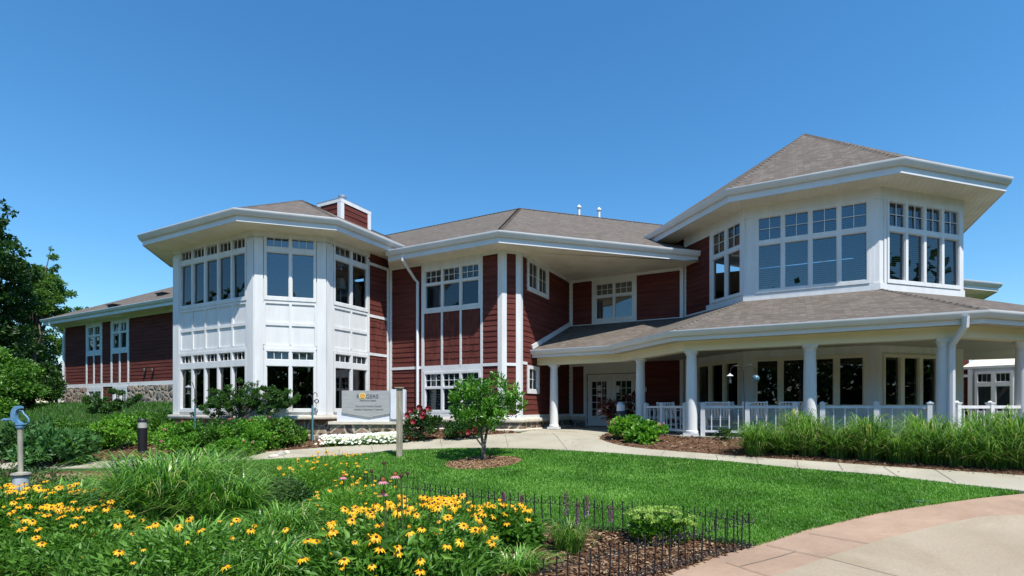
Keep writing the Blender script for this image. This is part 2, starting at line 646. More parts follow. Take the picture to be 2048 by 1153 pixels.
def cut(rect, holes):
    """rectangle (s0,s1,z0,z1) minus holes, as rectangles"""
    rs = [rect]
    for h in holes:
        nx = []
        for r in rs:
            a0, a1, b0, b1 = r
            x0, x1, y0, y1 = max(a0, h[0]), min(a1, h[1]), max(b0, h[2]), min(b1, h[3])
            if x0 >= x1 - 1e-6 or y0 >= y1 - 1e-6:
                nx.append(r)
                continue
            if a0 < x0: nx.append((a0, x0, b0, b1))
            if x1 < a1: nx.append((x1, a1, b0, b1))
            if b0 < y0: nx.append((x0, x1, b0, y0))
            if y1 < b1: nx.append((x0, x1, y1, b1))
        rs = nx
    return rs

# ------------------------------------------------------------------ the ground and what lies flat on it
def axis_ticks(lo, hi, fine, far):
    a = list(np.arange(lo, hi + fine / 2, fine))
    d, c = fine, hi
    while c < far:
        d *= 1.5
        c += d
        a.append(c)
    d, c = fine, lo
    while c > -far:
        d *= 1.5
        c -= d
        a.insert(0, c)
    return np.array(a)

gx, gy = axis_ticks(-22, 14, .25, 700), axis_ticks(2, 32, .25, 700)
XX, YY = np.meshgrid(gx, gy)
vz = terr(XX, YY)
vv = np.stack([XX.ravel(), YY.ravel(), vz.ravel()], 1)
nx_, ny_ = len(gx), len(gy)
ii = (np.arange(ny_ - 1)[:, None] * nx_ + np.arange(nx_ - 1)[None, :]).ravel()
ground = link_mesh('ground', np_mesh('ground', vv, np.stack([ii, ii + 1, ii + nx_ + 1, ii + nx_], 1), True), M['soil'])
ground['kind'] = 'structure'

# edges read off the photograph as ground points (plan)
far_px = [(-330, 925), (-150, 925), (0, 926), (160, 926), (300, 919), (500, 908), (650, 897), (800, 887), (870, 881), (960, 873), (1040, 868.5)]
near_px = [(-330, 941), (-150, 940), (0, 939), (160, 938), (300, 934), (400, 929), (500, 922), (600, 917), (700, 911), (800, 902), (900, 898.5), (1000, 898.5), (1100, 901),
           (1200, 907), (1300, 914), (1450, 925), (1600, 940), (1750, 952), (1900, 970), (2048, 986), (2400, 1028)]
right_px = [(1222, 866), (1203, 874), (1203, 882), (1240, 893), (1300, 901), (1400, 909), (1500, 917), (1650, 927), (1800, 938), (1950, 948), (2048, 955), (2400, 985)]
PF = [at(*p) for p in far_px]
PN = [at(*p) for p in near_px]
PR = [at(*p) for p in right_px]
path_poly = smooth_line(PF, 3) + [(.75, 16.6), (1.9, 18.7), (5.2, 17.6), (5.0, 16.2)] + smooth_line(PR, 3) + smooth_line(PN, 3)[::-1]

drive_px = [(1340, 1153), (1420, 1123), (1500, 1096), (1600, 1066), (1750, 1031), (1900, 1008), (2048, 991), (2400, 960)]
DR = [at(*p) for p in drive_px]
DL = [np.array(p) for p in ((-9.5, 7.6), (-7.2, 6.3))] + [at(0, 1126), at(62, 1153), np.array((-3.3, 3.55)), np.array((-1.2, 3.0)), np.array((.35, 3.75))]
drive_edge = smooth_line(DL + DR, 5)
outer = [(12, 6.6), (12, -14), (-16, -14), (-16, 6.2)]
drive_poly = [tuple(p) for p in drive_edge] + outer
inner_px = [(1562, 1153), (1651, 1121), (1738, 1092), (1830, 1067), (1932, 1044), (2000, 1036)]
DI = [at(*p) for p in inner_px]
inner_edge = smooth_line([np.array((-7.0, 4.4)), np.array((-5.0, 3.6)), np.array((-3.4, 2.4)), np.array((-1.2, 1.9)), np.array((.3, 2.8)), np.array((1.05, 3.75)), np.array((1.8, 4.42))] + DI + [np.array((6.9, 6.0)), np.array((8.6, 5.7))], 5)
band = M['pink'] = stained('pink_stamped_concrete', (0.315, 0.212, 0.142), (0.39, 0.27, 0.188), (.24, .165, .12), 2.2, .9, 6)
M['tan'] = stained('tan_concrete', (0.295, 0.237, 0.163), (0.375, 0.31, 0.222), (.25, .195, .125), .9, .35, 26)
sheet('driveway_border', drive_poly, .022, M['pink'], cell=.5)
sheet('driveway', [tuple(p) for p in inner_edge] + [(11, 4.0), (11, -13), (-15, -13), (-15, 3.0)], .028, M['tan'], cell=.5)
sheet('path', path_poly, .026, M['concrete'], cell=.4)

def strip(name, a, b, w, off, mat, n=12):
    a, b = np.array(a, float), np.array(b, float)
    t = (b - a) / np.linalg.norm(b - a)
    nn = np.array((t[1], -t[0])) * w / 2
    mb = MB()
    L = [a + (b - a) * i / n for i in range(n + 1)]
    for p, q in zip(L[:-1], L[1:]):
        mb.poly([g3(p + nn, off), g3(q + nn, off), g3(q - nn, off), g3(p - nn, off)])
    o = mb.build(name, mat)
    o['kind'] = 'structure'
for i, (a, b) in enumerate([((1432, 913), (1436, 924)), ((1594, 925), (1596, 938)), ((1766, 937), (1796, 957)), ((742, 893), (746, 906)), ((560, 905), (570, 919)), ((380, 915), (372, 930)), ((1010, 871), (1016, 897)), ((1330, 904), (1322, 915)), ((1512, 918), (1516, 931)), ((1676, 929), (1686, 945)), ((1870, 943), (1912, 970)), ((650, 898), (655, 912)), ((470, 911), (470, 923)), ((880, 880), (884, 897)), ((1104, 868), (1134, 902))]):
    strip('path_joint', at(*a), at(*b), .010, .0305, M['joint'])
for a, b in [((1533, 1096), (1652, 1122)), ((1652, 1122), (1830, 1168)), ((1618, 1072), (1738, 1093)), ((1452, 1131), (1560, 1166)), ((1480, 1139), (1592, 1109))]:
    strip('driveway_joint', at(*a), at(*b), .008, .0335, M['joint'], 20)

lawn_px = [(478, 925), (600, 919), (700, 913), (800, 904), (900, 900), (1000, 900), (1100, 903), (1200, 909), (1300, 916), (1450, 927), (1600, 942), (1750, 954), (1900, 972), (2036, 988),
           (1900, 1007), (1750, 1030), (1600, 1065), (1502, 1096), (1420, 1085), (1300, 1070), (1200, 1064), (1100, 1053), (1000, 1042), (904, 1030), (800, 1012), (700, 985), (600, 962), (500, 944)]
lawn_poly = [tuple(at(*p)) for p in lawn_px]
sheet('lawn', lawn_poly, .010, M['turf'], cell=.4)

bed_px = [(-200, 946), (0, 946), (160, 944), (300, 940), (478, 928), (500, 944), (600, 962), (700, 985), (800, 1012), (904, 1030), (1000, 1042), (1100, 1053), (1200, 1064), (1300, 1070), (1420, 1085), (1502, 1097), (1420, 1124), (1341, 1153)]
bed_poly = [tuple(at(*p)) for p in bed_px] + [(.35, 3.8), (-1.2, 3.05), (-3.3, 3.6), tuple(at(62, 1152)), tuple(at(0, 1125)), (-7.0, 6.4)]
sheet('flower_bed_mulch', bed_poly, .014, M['mulch'], cell=.4)
right_bed = [tuple(p) for p in smooth_line(PR, 3)] + [(13.5, 11.8), (9.5, 12.6), (4.5, 15.3)]
sheet('porch_bed_mulch', right_bed, .018, M['mulch'], cell=.4)
left_bed = [tuple(p) for p in smooth_line(PF[2:], 3)] + [(-.2, 16.6), (-4.6, 18.6), (-11, 17.5), (-13.5, 15.0)]
sheet('house_bed_mulch', left_bed, .016, M['mulch'], cell=.4)
tc = at(967, 925)
ring = [(tc[0] + math.cos(t) * (.80 + .05 * math.sin(3 * t)), tc[1] - .12 + math.sin(t) * (.62 + .05 * math.cos(4 * t))) for t in np.linspace(0, 2 * math.pi, 30)[:-1]]
sheet('tree_ring_mulch', ring, .022, M['mulch_tan'], cell=.3)
stone_patch = [tuple(at(*p)) for p in ((60, 952), (140, 948), (215, 950), (230, 962), (150, 974), (60, 970))]
sheet('worn_sand_patch', stone_patch, .02, M['mulch_tan'], cell=.4)

# ------------------------------------------------------------------ the building
bld = thing('residence_building', 'large dark red clapboard building with white window bays, octagonal corner tower and columned porch', 'building', (2.0, 17.0, .86))
L1 = ray(509) * 14.9
L0 = hit(349, L1, A)
C1 = hit(652, L1, CV)
R1 = hit(778, C1, B)
M1 = hit(1004, R1, -A)
M2 = hit(1040, M1, CV)
PP = hit(1140, M2, B)
QQ = hit(1369, PP, -A)
T0 = hit(1487, QQ, D0)
T1 = hit(1759, T0, -A)
T2 = hit(1927, T1, CV)
T3 = T2 + B * 3.15
KK = L0 - D0 * 1.96
WR = ray(349) * 26.3
W0 = hit(130, WR, A)
WR2 = WR - A * 9.0
KB = KK + B * 5.0
RA, RB = np.array((14.3, 20.4)), np.array((19.4, 21.96))
BACK = [RB + B * 7, W0 + B * 10]

WL, WC, WRr = Wall(L0, L1), Wall(L1, C1), Wall(C1, R1)
WM, WH, WB = Wall(R1, M1), Wall(M1, M2), Wall(M2, PP)
WE, WD, WA, WT = Wall(PP, QQ), Wall(QQ, T0), Wall(T0, T1), Wall(T1, T2)
WW = Wall(W0, WR2)
WK, WKB = Wall(KK, L0), Wall(KB, KK)
WT3, WX = Wall(T2, T3), Wall(RA, RB)
WT4 = Wall(T3, RA)

BAYS, BAYG = 6.66, 6.95
MIDS, MIDG = 6.36, 6.66
TOWS, TOWG = 7.32, 7.63
PORS, PORG = 3.21, 3.42
WGS, WGG = 6.56, 6.87
FL = .90

def facade(W, z0, z1, holes, mat, s0=0.0, s1=None, th=.16):
    mb = MB()
    for r in cut((s0, W.L if s1 is None else s1, z0, z1), holes):
        mb.wbox(W, r[0], r[1], r[2], r[3], -th, 0)
    return mb.build('wall', mat, bld)

LR = random.Random(5)
def lap(mb, W, s0, s1, z0, z1, e=.165):
    z = z0
    while z < z1 - .01:
        zt = min(z + e, z1)
        cuts = [s0]
        while s1 - cuts[-1] > 3.2:
            cuts.append(cuts[-1] + LR.uniform(1.2, 3.0))
        cuts.append(s1)
        for a0, a1 in zip(cuts[:-1], cuts[1:]):
            k = LR.uniform(-.0025, .003)
            g = .003 if a1 < s1 else 0
            a, b = W.p3(a0, z, .023 + k), W.p3(a1 - g, z, .023 + k)
            c, d = W.p3(a1 - g, zt, .006 + k * .5), W.p3(a0, zt, .006 + k * .5)
            mb.poly([a, b, c, d])
            mb.poly([W.p3(a0, z, .002), W.p3(a1 - g, z, .002), b, a])
        z += e

def shake(mb, W, s0, s1, z0, z1, e=.21):
    r = random.Random(int(s0 * 1000) + int(z0 * 77))
    z = z0
    while z < z1 - .02:
        zt = min(z + e + .02, z1)
        s = s0
        while s < s1 - .01:
            w = min(r.uniform(.13, .27), s1 - s)
            if s1 - s - w < .06: w = s1 - s
            j0, j1 = r.uniform(-.022, .022), r.uniform(-.022, .022)
            if z == z0: j0 = j1 = 0
            d = r.uniform(.019, .026)
            g = .004
            a, b = W.p3(s + g, z + j0, d), W.p3(s + w - g, z + j1, d)
            mb.poly([a, b, W.p3(s + w - g, zt, .008), W.p3(s + g, zt, .008)])
            mb.poly([W.p3(s + g, z + j0, .002), W.p3(s + w - g, z + j1, .002), b, a])
            mb.poly([W.p3(s + g, z + j0, .002), a, W.p3(s + g, zt, .008)])
            mb.poly([b, W.p3(s + w - g, z + j1, .002), W.p3(s + w - g, zt, .008)])
            s += w
        z += e

def panels(kind, W, rects, parent, e=None):
    for r in rects:
        mb = MB()
        if kind == 'lap':
            lap(mb, W, *r, **({'e': e} if e else {}))
            mb.build('siding', M['red'], parent)
        else:
            shake(mb, W, *r, **({'e': e} if e else {}))
            mb.build('shake_siding', M['shake'], parent)

def trims(W, rects, parent, mat='white', d=.034, name='trim'):
    mb = MB()
    for i, r in enumerate(rects):
        mb.wbox(W, r[0], r[1], r[2], r[3], -.01, d + i * .0009)
    return mb.build(name, M[mat], parent)

def window(W, s0, s1, z0, z1, cols, rows, glass='glass', fw=.055, mull=.075, name='window', blind=None, proud=.05, mat='white'):
    """rows: (za, zb, nx, ny) glass extents; frame, panes with glazing bars, optional blind"""
    w = (s1 - s0 - 2 * fw - (cols - 1) * mull) / cols
    panes = []
    for c in range(cols):
        a = s0 + fw + c * (w + mull)
        for (za, zb, nx, ny) in rows:
            panes.append((a, a + w, za, zb, nx, ny))
    mb = MB()
    for r in cut((s0 - .004, s1 + .004, z0 - .004, z1 + .004), [p[:4] for p in panes]):
        mb.wbox(W, r[0], r[1], r[2], r[3], -.09, proud)
    # sash step round every pane, and the glazing bars
    for p in panes:
        sw = .016
        for r in cut(p[:4], [(p[0] + sw, p[1] - sw, p[2] + sw, p[3] - sw)]):
            mb.wbox(W, r[0], r[1], r[2], r[3], -.06, proud - .022)
    fr = mb.build(name, M[mat], bld)
    for p in panes:
        ja, jb = random.uniform(-.006, .006), random.uniform(-.006, .006)
        pm = MB().poly([W.p3(p[0] + .01, p[2] + .01, -.02 - ja - jb), W.p3(p[1] - .01, p[2] + .01, -.02 + ja - jb), W.p3(p[1] - .01, p[3] - .01, -.02 + ja + jb), W.p3(p[0] + .01, p[3] - .01, -.02 - ja + jb)])
        pm.build('pane', M[glass], fr, recalc=False)
    bars = MB()
    for p in panes:
        for i in range(1, p[4]):
            x = p[0] + (p[1] - p[0]) * i / p[4]
            bars.wbox(W, x - .0085, x + .0085, p[2] + .016, p[3] - .016, -.004, .014)
        for i in range(1, p[5]):
            z = p[2] + (p[3] - p[2]) * i / p[5]
            bars.wbox(W, p[0] + .016, p[1] - .016, z - .0085, z + .0085, -.003, .0125)
    if bars.v:
        bars.build('glazing_bar', M[mat], fr)
    if blind == 'slats':
        for c in range(cols):
            b = MB()
            ps = [p for p in panes if abs(p[0] - (s0 + fw + c * (w + mull))) < 1e-6]
            za, zb = min(p[2] for p in ps), max(p[3] for p in ps)
            z = za + .01
            while z < zb:
                a0, a1 = ps[0][0] - .01, ps[0][1] + .01
                b.poly([W.p3(a0, z, -.105), W.p3(a1, z, -.105), W.p3(a1, z + .026, -.145), W.p3(a0, z + .026, -.145)])
                z += .055
            b.build('venetian_blind', M['blind'], fr)
    elif blind == 'curtain':
        for c in range(cols):
            a0 = s0 + fw + c * (w + mull)
            for lo, hi in ((a0 - .03, a0 + w * .36), (a0 + w * .7, a0 + w + .03)):
                b = MB()
                n = 14
                pts = []
                for i in range(n + 1):
                    x = lo + (hi - lo) * i / n
                    pts.append((x, -.2 - .035 * math.sin(i * 2.1 + c)))
                for (x0, d0), (x1, d1) in zip(pts[:-1], pts[1:]):
                    b.poly([W.p3(x0, z0 + .02, d0), W.p3(x1, z0 + .02, d1), W.p3(x1, z1 - .02, d1), W.p3(x0, z1 - .02, d0)])
                b.build('curtain', M['curtain'], fr)
    elif blind == 'curtain_one':
        pts = [(s0 + .02 + i * .03, -.22 - .03 * math.sin(i * 2.0)) for i in range(15)]
        b = MB()
        for (x0, q0_), (x1, q1_) in zip(pts[:-1], pts[1:]):
            b.poly([W.p3(x0, z0 + .02, q0_), W.p3(x1, z0 + .02, q1_), W.p3(x1, z1 - .02, q1_), W.p3(x0, z1 - .02, q0_)])
        b.build('curtain', M['drape'], fr)
    elif blind == 'shade':
        b = MB()
        for c in range(cols):
            a0 = s0 + fw + c * (w + mull)
            zt = max(r[1] for r in rows)
            b.poly([W.p3(a0 - .01, zt - .24, -.16), W.p3(a0 + w + .01, zt - .24, -.16), W.p3(a0 + w + .01, zt + .03, -.16), W.p3(a0 - .01, zt + .03, -.16)])
        b.build('roller_shade', M['curtain'], fr)
    return fr

M['drape'] = noisy('green_drape', (.13, .22, .11), (.20, .31, .16), 14, .85, stretch=(1, 1, .05))
# ---- bay on the left: white, three glazed sides
bay_rows_up = [(4.80, 6.08, 1, 1), (6.23, 6.51, 3, 1)]
bay_rows_lo = [(1.55, 2.80, 1, 1), (2.98, 3.22, 3, 1)]
def bay_side(W, sa, sb, cols, s_end, glass_up, blind_lo=None):
    hu, hl = (sa, sb, 4.70, 6.58), (sa, sb, 1.46, 3.30)
    w = facade(W, 1.36, BAYS + .1, [hu, hl], M['white'], 0, s_end)
    window(W, sa, sb, 4.70, 6.58, cols, bay_rows_up, glass_up)
    window(W, sa, sb, 1.46, 3.30, cols, bay_rows_lo, 'glass', blind=blind_lo)
    r = [(sa - .02, sb + .02, 3.97, 4.06), (sa - .02, sb + .02, 4.60, 4.70), (sa - .02, sb + .02, 3.30, 3.40)]
    st = (sb - sa) / cols
    for i in range(cols + 1):
        x = sa + i * st
        r.append((x - .035, x + .035, 3.41, 4.60))
    trims(W, r, w, d=.03)
    for cb in ((0, sa - .03, 1.37, BAYS - .22), (sb + .03, s_end, 1.37, BAYS - .22)):
        trims(W, [cb], w, d=.05, name='corner_board')
    trims(W, [(-.02, s_end + .02, BAYS - .15, BAYS)], w, d=.045, name='frieze')
    return w
bay_side(WL, WL.s(362), WL.s(495), 5, WL.L, 'glass', 'curtain_one')
bay_side(WC, WC.s(529), WC.s(632), 2, WC.L, 'glass2', 'shade')
bay_side(WRr, WRr.s(666), WRr.s(734.5), 2, WRr.s(737), 'glass', 'shade')
wl = facade(WK, 1.36, BAYS + .1, [], M['white'])
wl = facade(WKB, 1.0, BAYS + .1, [], M['red'])

def ledge(chain, z0, z1, out, mat='ledge', name='stone_ledge'):
    mb = MB()
    sweep(mb, chain, [(-.1, z0), (out, z0), (out + .015, z0 + .02), (out + .015, z1 - .02), (out, z1), (-.1, z1)])
    return mb.build(name, M[mat], bld)
ledge([KK, L0, L1, C1, WRr.pt(WRr.s(740))], 1.24, 1.36, .16)
mb = MB()
sweep(mb, [KK, L0, L1, C1, WRr.pt(WRr.s(740))], [(-.15, .0), (-.02, .0), (-.02, 1.24), (-.15, 1.24)])
mb.build('stone_base', M['stone'], bld)

# red strip beside the bay
s_a, s_b = WRr.s(737), WRr.L
w = facade(WRr, .5, BAYS + .05, [], M['red'], s_a, s_b)
za, zb = 4.42, 3.42
za = WRr.z(740, 632); zb = WRr.z(740, 708.5)
panels('lap', WRr, [(s_a, s_b - .06, za + .05, BAYS - .1)], w)
panels('shake', WRr, [(s_a, s_b - .06, zb + .05, za - .05), (s_a, s_b - .06, 1.3, zb - .05)], w)
trims(WRr, [(s_a - .0, s_b - .08, za - .045, za + .045), (s_a, s_b - .08, zb - .045, zb + .045), (s_b - .13, s_b - .04, 1.2, MIDS), (s_a, s_b - .05, MIDS - .09, MIDS)], w)

# ---- middle block, long front
def zmid(py, px=961):
    return WM.z(px, py)
u_top, u_bot = WM.z(961, 523), WM.z(961, 611.5)
band_z = WM.z(785, 738.5)
l_top = WM.z(848, 742)
sw0, sw1 = WM.s(849), WM.s(961.5)
l_bot = WM.z(850, 826)
hu, hl = (sw0, sw1, u_bot, u_top), (sw0, sw1, l_bot, l_top - .05)
wm = facade(WM, .6, MIDS + .08, [hu, hl], M['red'])
uh = u_top - u_bot
window(WM, sw0, sw1, u_bot, u_top, 3, [(u_bot + .07, u_bot + uh * .60, 1, 1), (u_bot + uh * .65, u_top - .07, 3, 2)], 'glass')
lh = l_top - .05 - l_bot
window(WM, sw0, sw1, l_bot, l_top - .05, 3, [(l_bot + .08, l_bot + lh * .585, 1, 1), (l_bot + lh * .635, l_top - .12, 3, 2)], 'glass', blind='slats')
e0 = WM.L
r0, r1 = WM.s(784), WM.s(836)
sp = (sw1 - sw0) / 3
panels('lap', WM, [(.10, r1 + .12, band_z + .05, MIDS - .08), (.10, r1 + .12, 1.28, band_z - .05), (sw1 + .07, e0 - .08, band_z + .05, MIDS - .08), (sw1 + .07, e0 - .08, 1.35, band_z - .05)], wm)
panels('shake', WM, [(sw0 + i * sp + .03, sw0 + (i + 1) * sp - .03, band_z + .04, u_bot - .08) for i in range(3)], wm)
rr = [(.05, .15, 1.2, MIDS), (sw0 - .10, sw0 - .005, 1.3, MIDS - .02), (sw1 + .005, sw1 + .085, 1.3, MIDS - .02), (e0 - .13, e0 + .012, 1.3, MIDS - .02),
      (.12, sw0 - .08, band_z - .045, band_z + .045), (sw0 - .06, sw1 + .06, l_top - .05, band_z + .045), (sw1 + .06, e0 - .1, band_z - .045, band_z + .045),
      (sw0 - .05, sw1 + .05, u_bot - .085, u_bot - .002), (sw0 - .05, sw1 + .05, u_top + .002, MIDS), (.1, e0, MIDS - .075, MIDS),
      (sw0 + sp - .035, sw0 + sp + .035, band_z, u_bot - .05), (sw0 + 2 * sp - .035, sw0 + 2 * sp + .035, band_z, u_bot - .05),
      (sw0 - .06, sw1 + .06, l_bot - .10, l_bot - .002), (.05, e0 + .01, 1.26, 1.36)]
trims(WM, rr, wm)
# splayed corner
wh = facade(WH, .6, MIDS + .08, [], M['red'])
panels('lap', WH, [(.1, WH.L - .1, band_z + .05, MIDS - .08), (.1, WH.L - .1, 1.35, band_z - .05)], wh)
trims(WH, [(-.012, .14, 1.3, MIDS - .01), (WH.L - .14, WH.L + .012, 1.3, MIDS - .01), (.1, WH.L - .1, band_z - .045, band_z + .045), (0, WH.L, MIDS - .075, MIDS), (-.01, WH.L + .01, 1.26, 1.36)], wh)
# side wall running back to the entrance
ws0, ws1 = WB.s(1053), WB.s(1095.5)
wzt, wzb = WB.z(1053, 512.5), WB.z(1053, 580.5)
vs0, vs1 = WB.s(1053), WB.s(1076.5)
vzt, vzb = WB.z(1053, 731), WB.z(1053, 787)
wb = facade(WB, .6, MIDS + .08, [(ws0, ws1, wzb, wzt), (vs0, vs1, vzb, vzt)], M['red'])
window(WB, ws0, ws1, wzb, wzt, 2, [(wzb + .13, wzt - .12, 2, 2)], 'glass', fw=.12)
window(WB, vs0, vs1, vzb, vzt, 1, [(vzb + .13, vzt - .10, 2, 2)], 'glass', fw=.12, blind='curtain')
e_band = WB.z(1050, 727)
mb = MB()
holes = [(ws0, ws1, wzb, wzt), (vs0, vs1, vzb, vzt), (0, vs0 + .02, e_band - .05, e_band + .05)]
for r in cut((.10, WB.L - .06, 1.36, MIDS - .06), holes):
    # keep the courses aligned
    z0 = 1.36 + math.ceil((r[2] - 1.36) / .165 - 1e-6) * .165
    if z0 - r[2] > .02:
        lap(mb, WB, r[0], r[1], r[2], min(z0, r[3]))
    if z0 < r[3]:
        lap(mb, WB, r[0], r[1], z0, r[3])
mb.build('siding', M['red'], wb)
trims(WB, [(-.012, .13, 1.3, MIDS - .01), (WB.L - .12, WB.L - .035, 1.3, MIDS), (.1, vs0, e_band - .045, e_band + .045), (0, WB.L - .03, MIDS - .08, MIDS), (-.01, WB.L, 1.26, 1.36)], wb)
for ch in ([R1 - A * .05, M1, M2, PP, WE.pt(WE.s(1172))],):
    ledge(ch, 1.13, 1.26, .10)
    mb = MB()
    sweep(mb, ch, [(-.1, .3), (.05, .3), (.05, 1.13), (-.1, 1.13)])
    mb.build('stone_base', M['stone'], bld)
    mb = MB()
    sweep(mb, ch[:4], [(-.1, .3), (.09, .3), (.09, .90), (.06, .93), (-.1, .93)])
    mb.build('footing', M['ledge'], bld)

# entrance wall
e_b0, e_b1 = WE.s(1190), WE.s(1268)
ezt, ezb = WE.z(1190, 567), WE.z(1190, 643.5)
d0_, d1_ = WE.s(1174), WE.s(1273)
dz1 = WE.z(1175, 749)
we = facade(WE, .6, MIDS + .08, [(e_b0, e_b1, ezb, ezt), (d0_, d1_, .5, dz1)], M['red'])
eh = ezt - ezb
window(WE, e_b0, e_b1, ezb, ezt, 2, [(ezb + .07, ezb + eh * .60, 1, 1), (ezb + eh * .66, ezt - .07, 3, 2)], 'glass2')
panels('lap', WE, [(.12, e_b0 - .06, ezb - .1, MIDS - .1), (e_b1 + .06, WE.L - .06, ezb - .1, MIDS - .1), (.14, d0_ - .1, 1.36, PORS), (d1_ + .05, WE.L - .06, .92, PORS - .02)], we)
trims(WE, [(.03, .12, .95, MIDS), (e_b0 - .11, e_b0 - .004, ezb - .12, MIDS), (e_b1 + .004, e_b1 + .10, ezb - .12, MIDS), (WE.L - .15, WE.L - .03, 1.0, MIDS - .01),
           (.04, WE.L - .03, ezb - .2, ezb - .09), (.1, WE.L - .1, MIDS - .09, MIDS), (e_b0 - .05, e_b1 + .05, ezt + .002, MIDS - .02), (e_b0 - .05, e_b1 + .05, ezb - .1, ezb - .003),
           (d0_ - .12, d0_ - .002, FL, PORS), (d1_ + .002, d1_ + .08, FL, PORS), (d0_ - .1, d1_ + .05, dz1 + .002, PORS), (.1, d0_, PORS - .09, PORS - .001), (.1, d0_ - .1, 1.26, 1.35)], we)
# double glazed doors
dmid = (d0_ + d1_) / 2
for a, b in ((d0_ + .02, dmid - .006), (dmid + .006, d1_ - .02)):
    mb = MB()
    gp = (a + .17, b - .17, FL + .38, dz1 - .28)
    for r in cut((a, b, FL + .015, dz1 - .02), [gp]):
        mb.wbox(WE, r[0], r[1], r[2], r[3], -.05, .0)
    dr = mb.build('door', M['white'], bld)
    MB().poly([WE.p3(gp[0], gp[2], -.03), WE.p3(gp[1], gp[2], -.03), WE.p3(gp[1], gp[3], -.03), WE.p3(gp[0], gp[3], -.03)]).build('pane', M['glass'], dr, recalc=False)
    mb = MB()
    for i in (1, 2):
        x = gp[0] + (gp[1] - gp[0]) * i / 3
        mb.wbox(WE, x - .011, x + .011, gp[2], gp[3], -.028, -.009)
    for i in range(1, 5):
        z = gp[2] + (gp[3] - gp[2]) * i / 5
        mb.wbox(WE, gp[0], gp[1], z - .011, z + .011, -.028, -.0105)
    mb.build('glazing_bar', M['white'], dr)
    hx = (b - .06) if a < dmid - .3 and b < dmid else (a + .06)
    mb = MB()
    mb.wbox(WE, hx - .025, hx + .025, FL + .92, FL + 1.12, .0, .012)
    mb.tube([WE.p3(hx, FL + 1.0, .012), WE.p3(hx, FL + 1.0, .06), WE.p3(hx + (-.1 if b < dmid else .1), FL + 1.0, .06)], .011)
    mb.build('handle', M['steel'], dr)
    mb = MB()
    for z in (FL + .2, FL + 1.0, FL + 1.75):
        mb.wbox(WE, (a if b < dmid else b) - .012, (a if b < dmid else b) + .012, z - .05, z + .05, .0, .01)
    mb.build('hinge', M['dark'], dr)
    mb = MB()
    if b < dmid:
        cxx = (gp[0] + gp[1]) / 2
        mb.wbox(WE, cxx - .065, cxx + .065, FL + 1.30, FL + 1.50, -.009, -.004)
        mb.build('paper_notice', M['white'], dr)
        mb = MB()
        mb.wbox(WE, cxx - .075, cxx + .085, FL + .40, FL + .60, -.0085, -.004)
    else:
        mb.wbox(WE, gp[0] + .01, gp[0] + .13, FL + 1.22, FL + 1.48, -.009, -.004)
    mb.build('paper_notice', M['white'], dr)
mb = MB()
mb.wbox(WE, WE.s(1290), WE.s(1293.5), WE.z(1291, 784), WE.z(1291, 775), .02, .05)
mb.build('wall_plaque', M['white'], bld)

# ---- tower
tzt, tzb, tzm = WA.z(1740, 397.6), 4.84, WA.z(1740, 458)
d_h = (WD.s(1424), WD.s(1485) - .0, tzb, tzt)
a_h = (WA.s(1512), WA.s(1739), tzb, tzt)
b_h = (WT.s(1772), WT.s(1918), tzb, tzt)
d_l = (WD.s(1396), WD.s(1480), 1.58, 2.99)
a_l = (WA.s(1510), WA.s(1731), 1.58, 2.99)
b_l = (WT.s(1765), WT.s(1874), 1.58, 2.99)
wd = facade(WD, .6, TOWS + .08, [d_h, d_l], M['white'])
wa = facade(WA, .6, TOWS + .08, [a_h, a_l], M['white'])
wt = facade(WT, .6, TOWS + .08, [b_h, b_l], M['white'])
for W, h, c, g, bl in ((WD, d_h, 2, 'glass', None), (WA, a_h, 4, 'glass2', 'slats'), (WT, b_h, 4, 'glass', 'slats')):
    window(W, h[0], h[1], h[2], h[3], c, [(tzb + .09, tzm - .07, 1, 1), (tzm + .06, tzt - .08, 2, 2)], g, fw=.06, mull=.09, blind=bl)
for W, h, c in ((WD, d_l, 3), (WA, a_l, 4), (WT, b_l, 3)):
    window(W, h[0], h[1], h[2], h[3], c, [(h[2] + .07, h[3] - .07, 1, 1)], 'glass', fw=.05, mull=.13, mat='cream')
for W, w, h in ((WD, wd, d_h), (WA, wa, a_h), (WT, wt, b_h)):
    trims(W, [(-.01, W.L + .01, TOWS - .30, TOWS)], w, d=.02, name='frieze')
    trims(W, [(h[0] - .25, W.L + .01, 4.62, tzb - .01)] if W is WD else [(-.01, W.L + .01, 4.62, tzb - .01)], w, d=.03, name='sill_board')
    trims(W, [(h[0] - .09, h[0] - .005, tzb - .005, tzt + .09), (h[1] + .005, h[1] + .09, tzb - .005, tzt + .09), (h[0] - .005, h[1] + .005, tzt + .005, tzt + .085)], w, d=.026, name='casing')
mb = MB()
sA, sB = .05, WD.s(1420)
lap(mb, WD, sA, sB, 4.6, TOWS - .28)
mb.build('siding', M['red'], wd)
trims(WD, [(.03, .12, 3.3, TOWS - .3), (.1, sB + .04, 4.58, 4.70)], wd)
for W in (WT3, WT4):
    w = facade(W, .6, TOWS + .08, [], M['white'] if W is WT3 else M['red'])

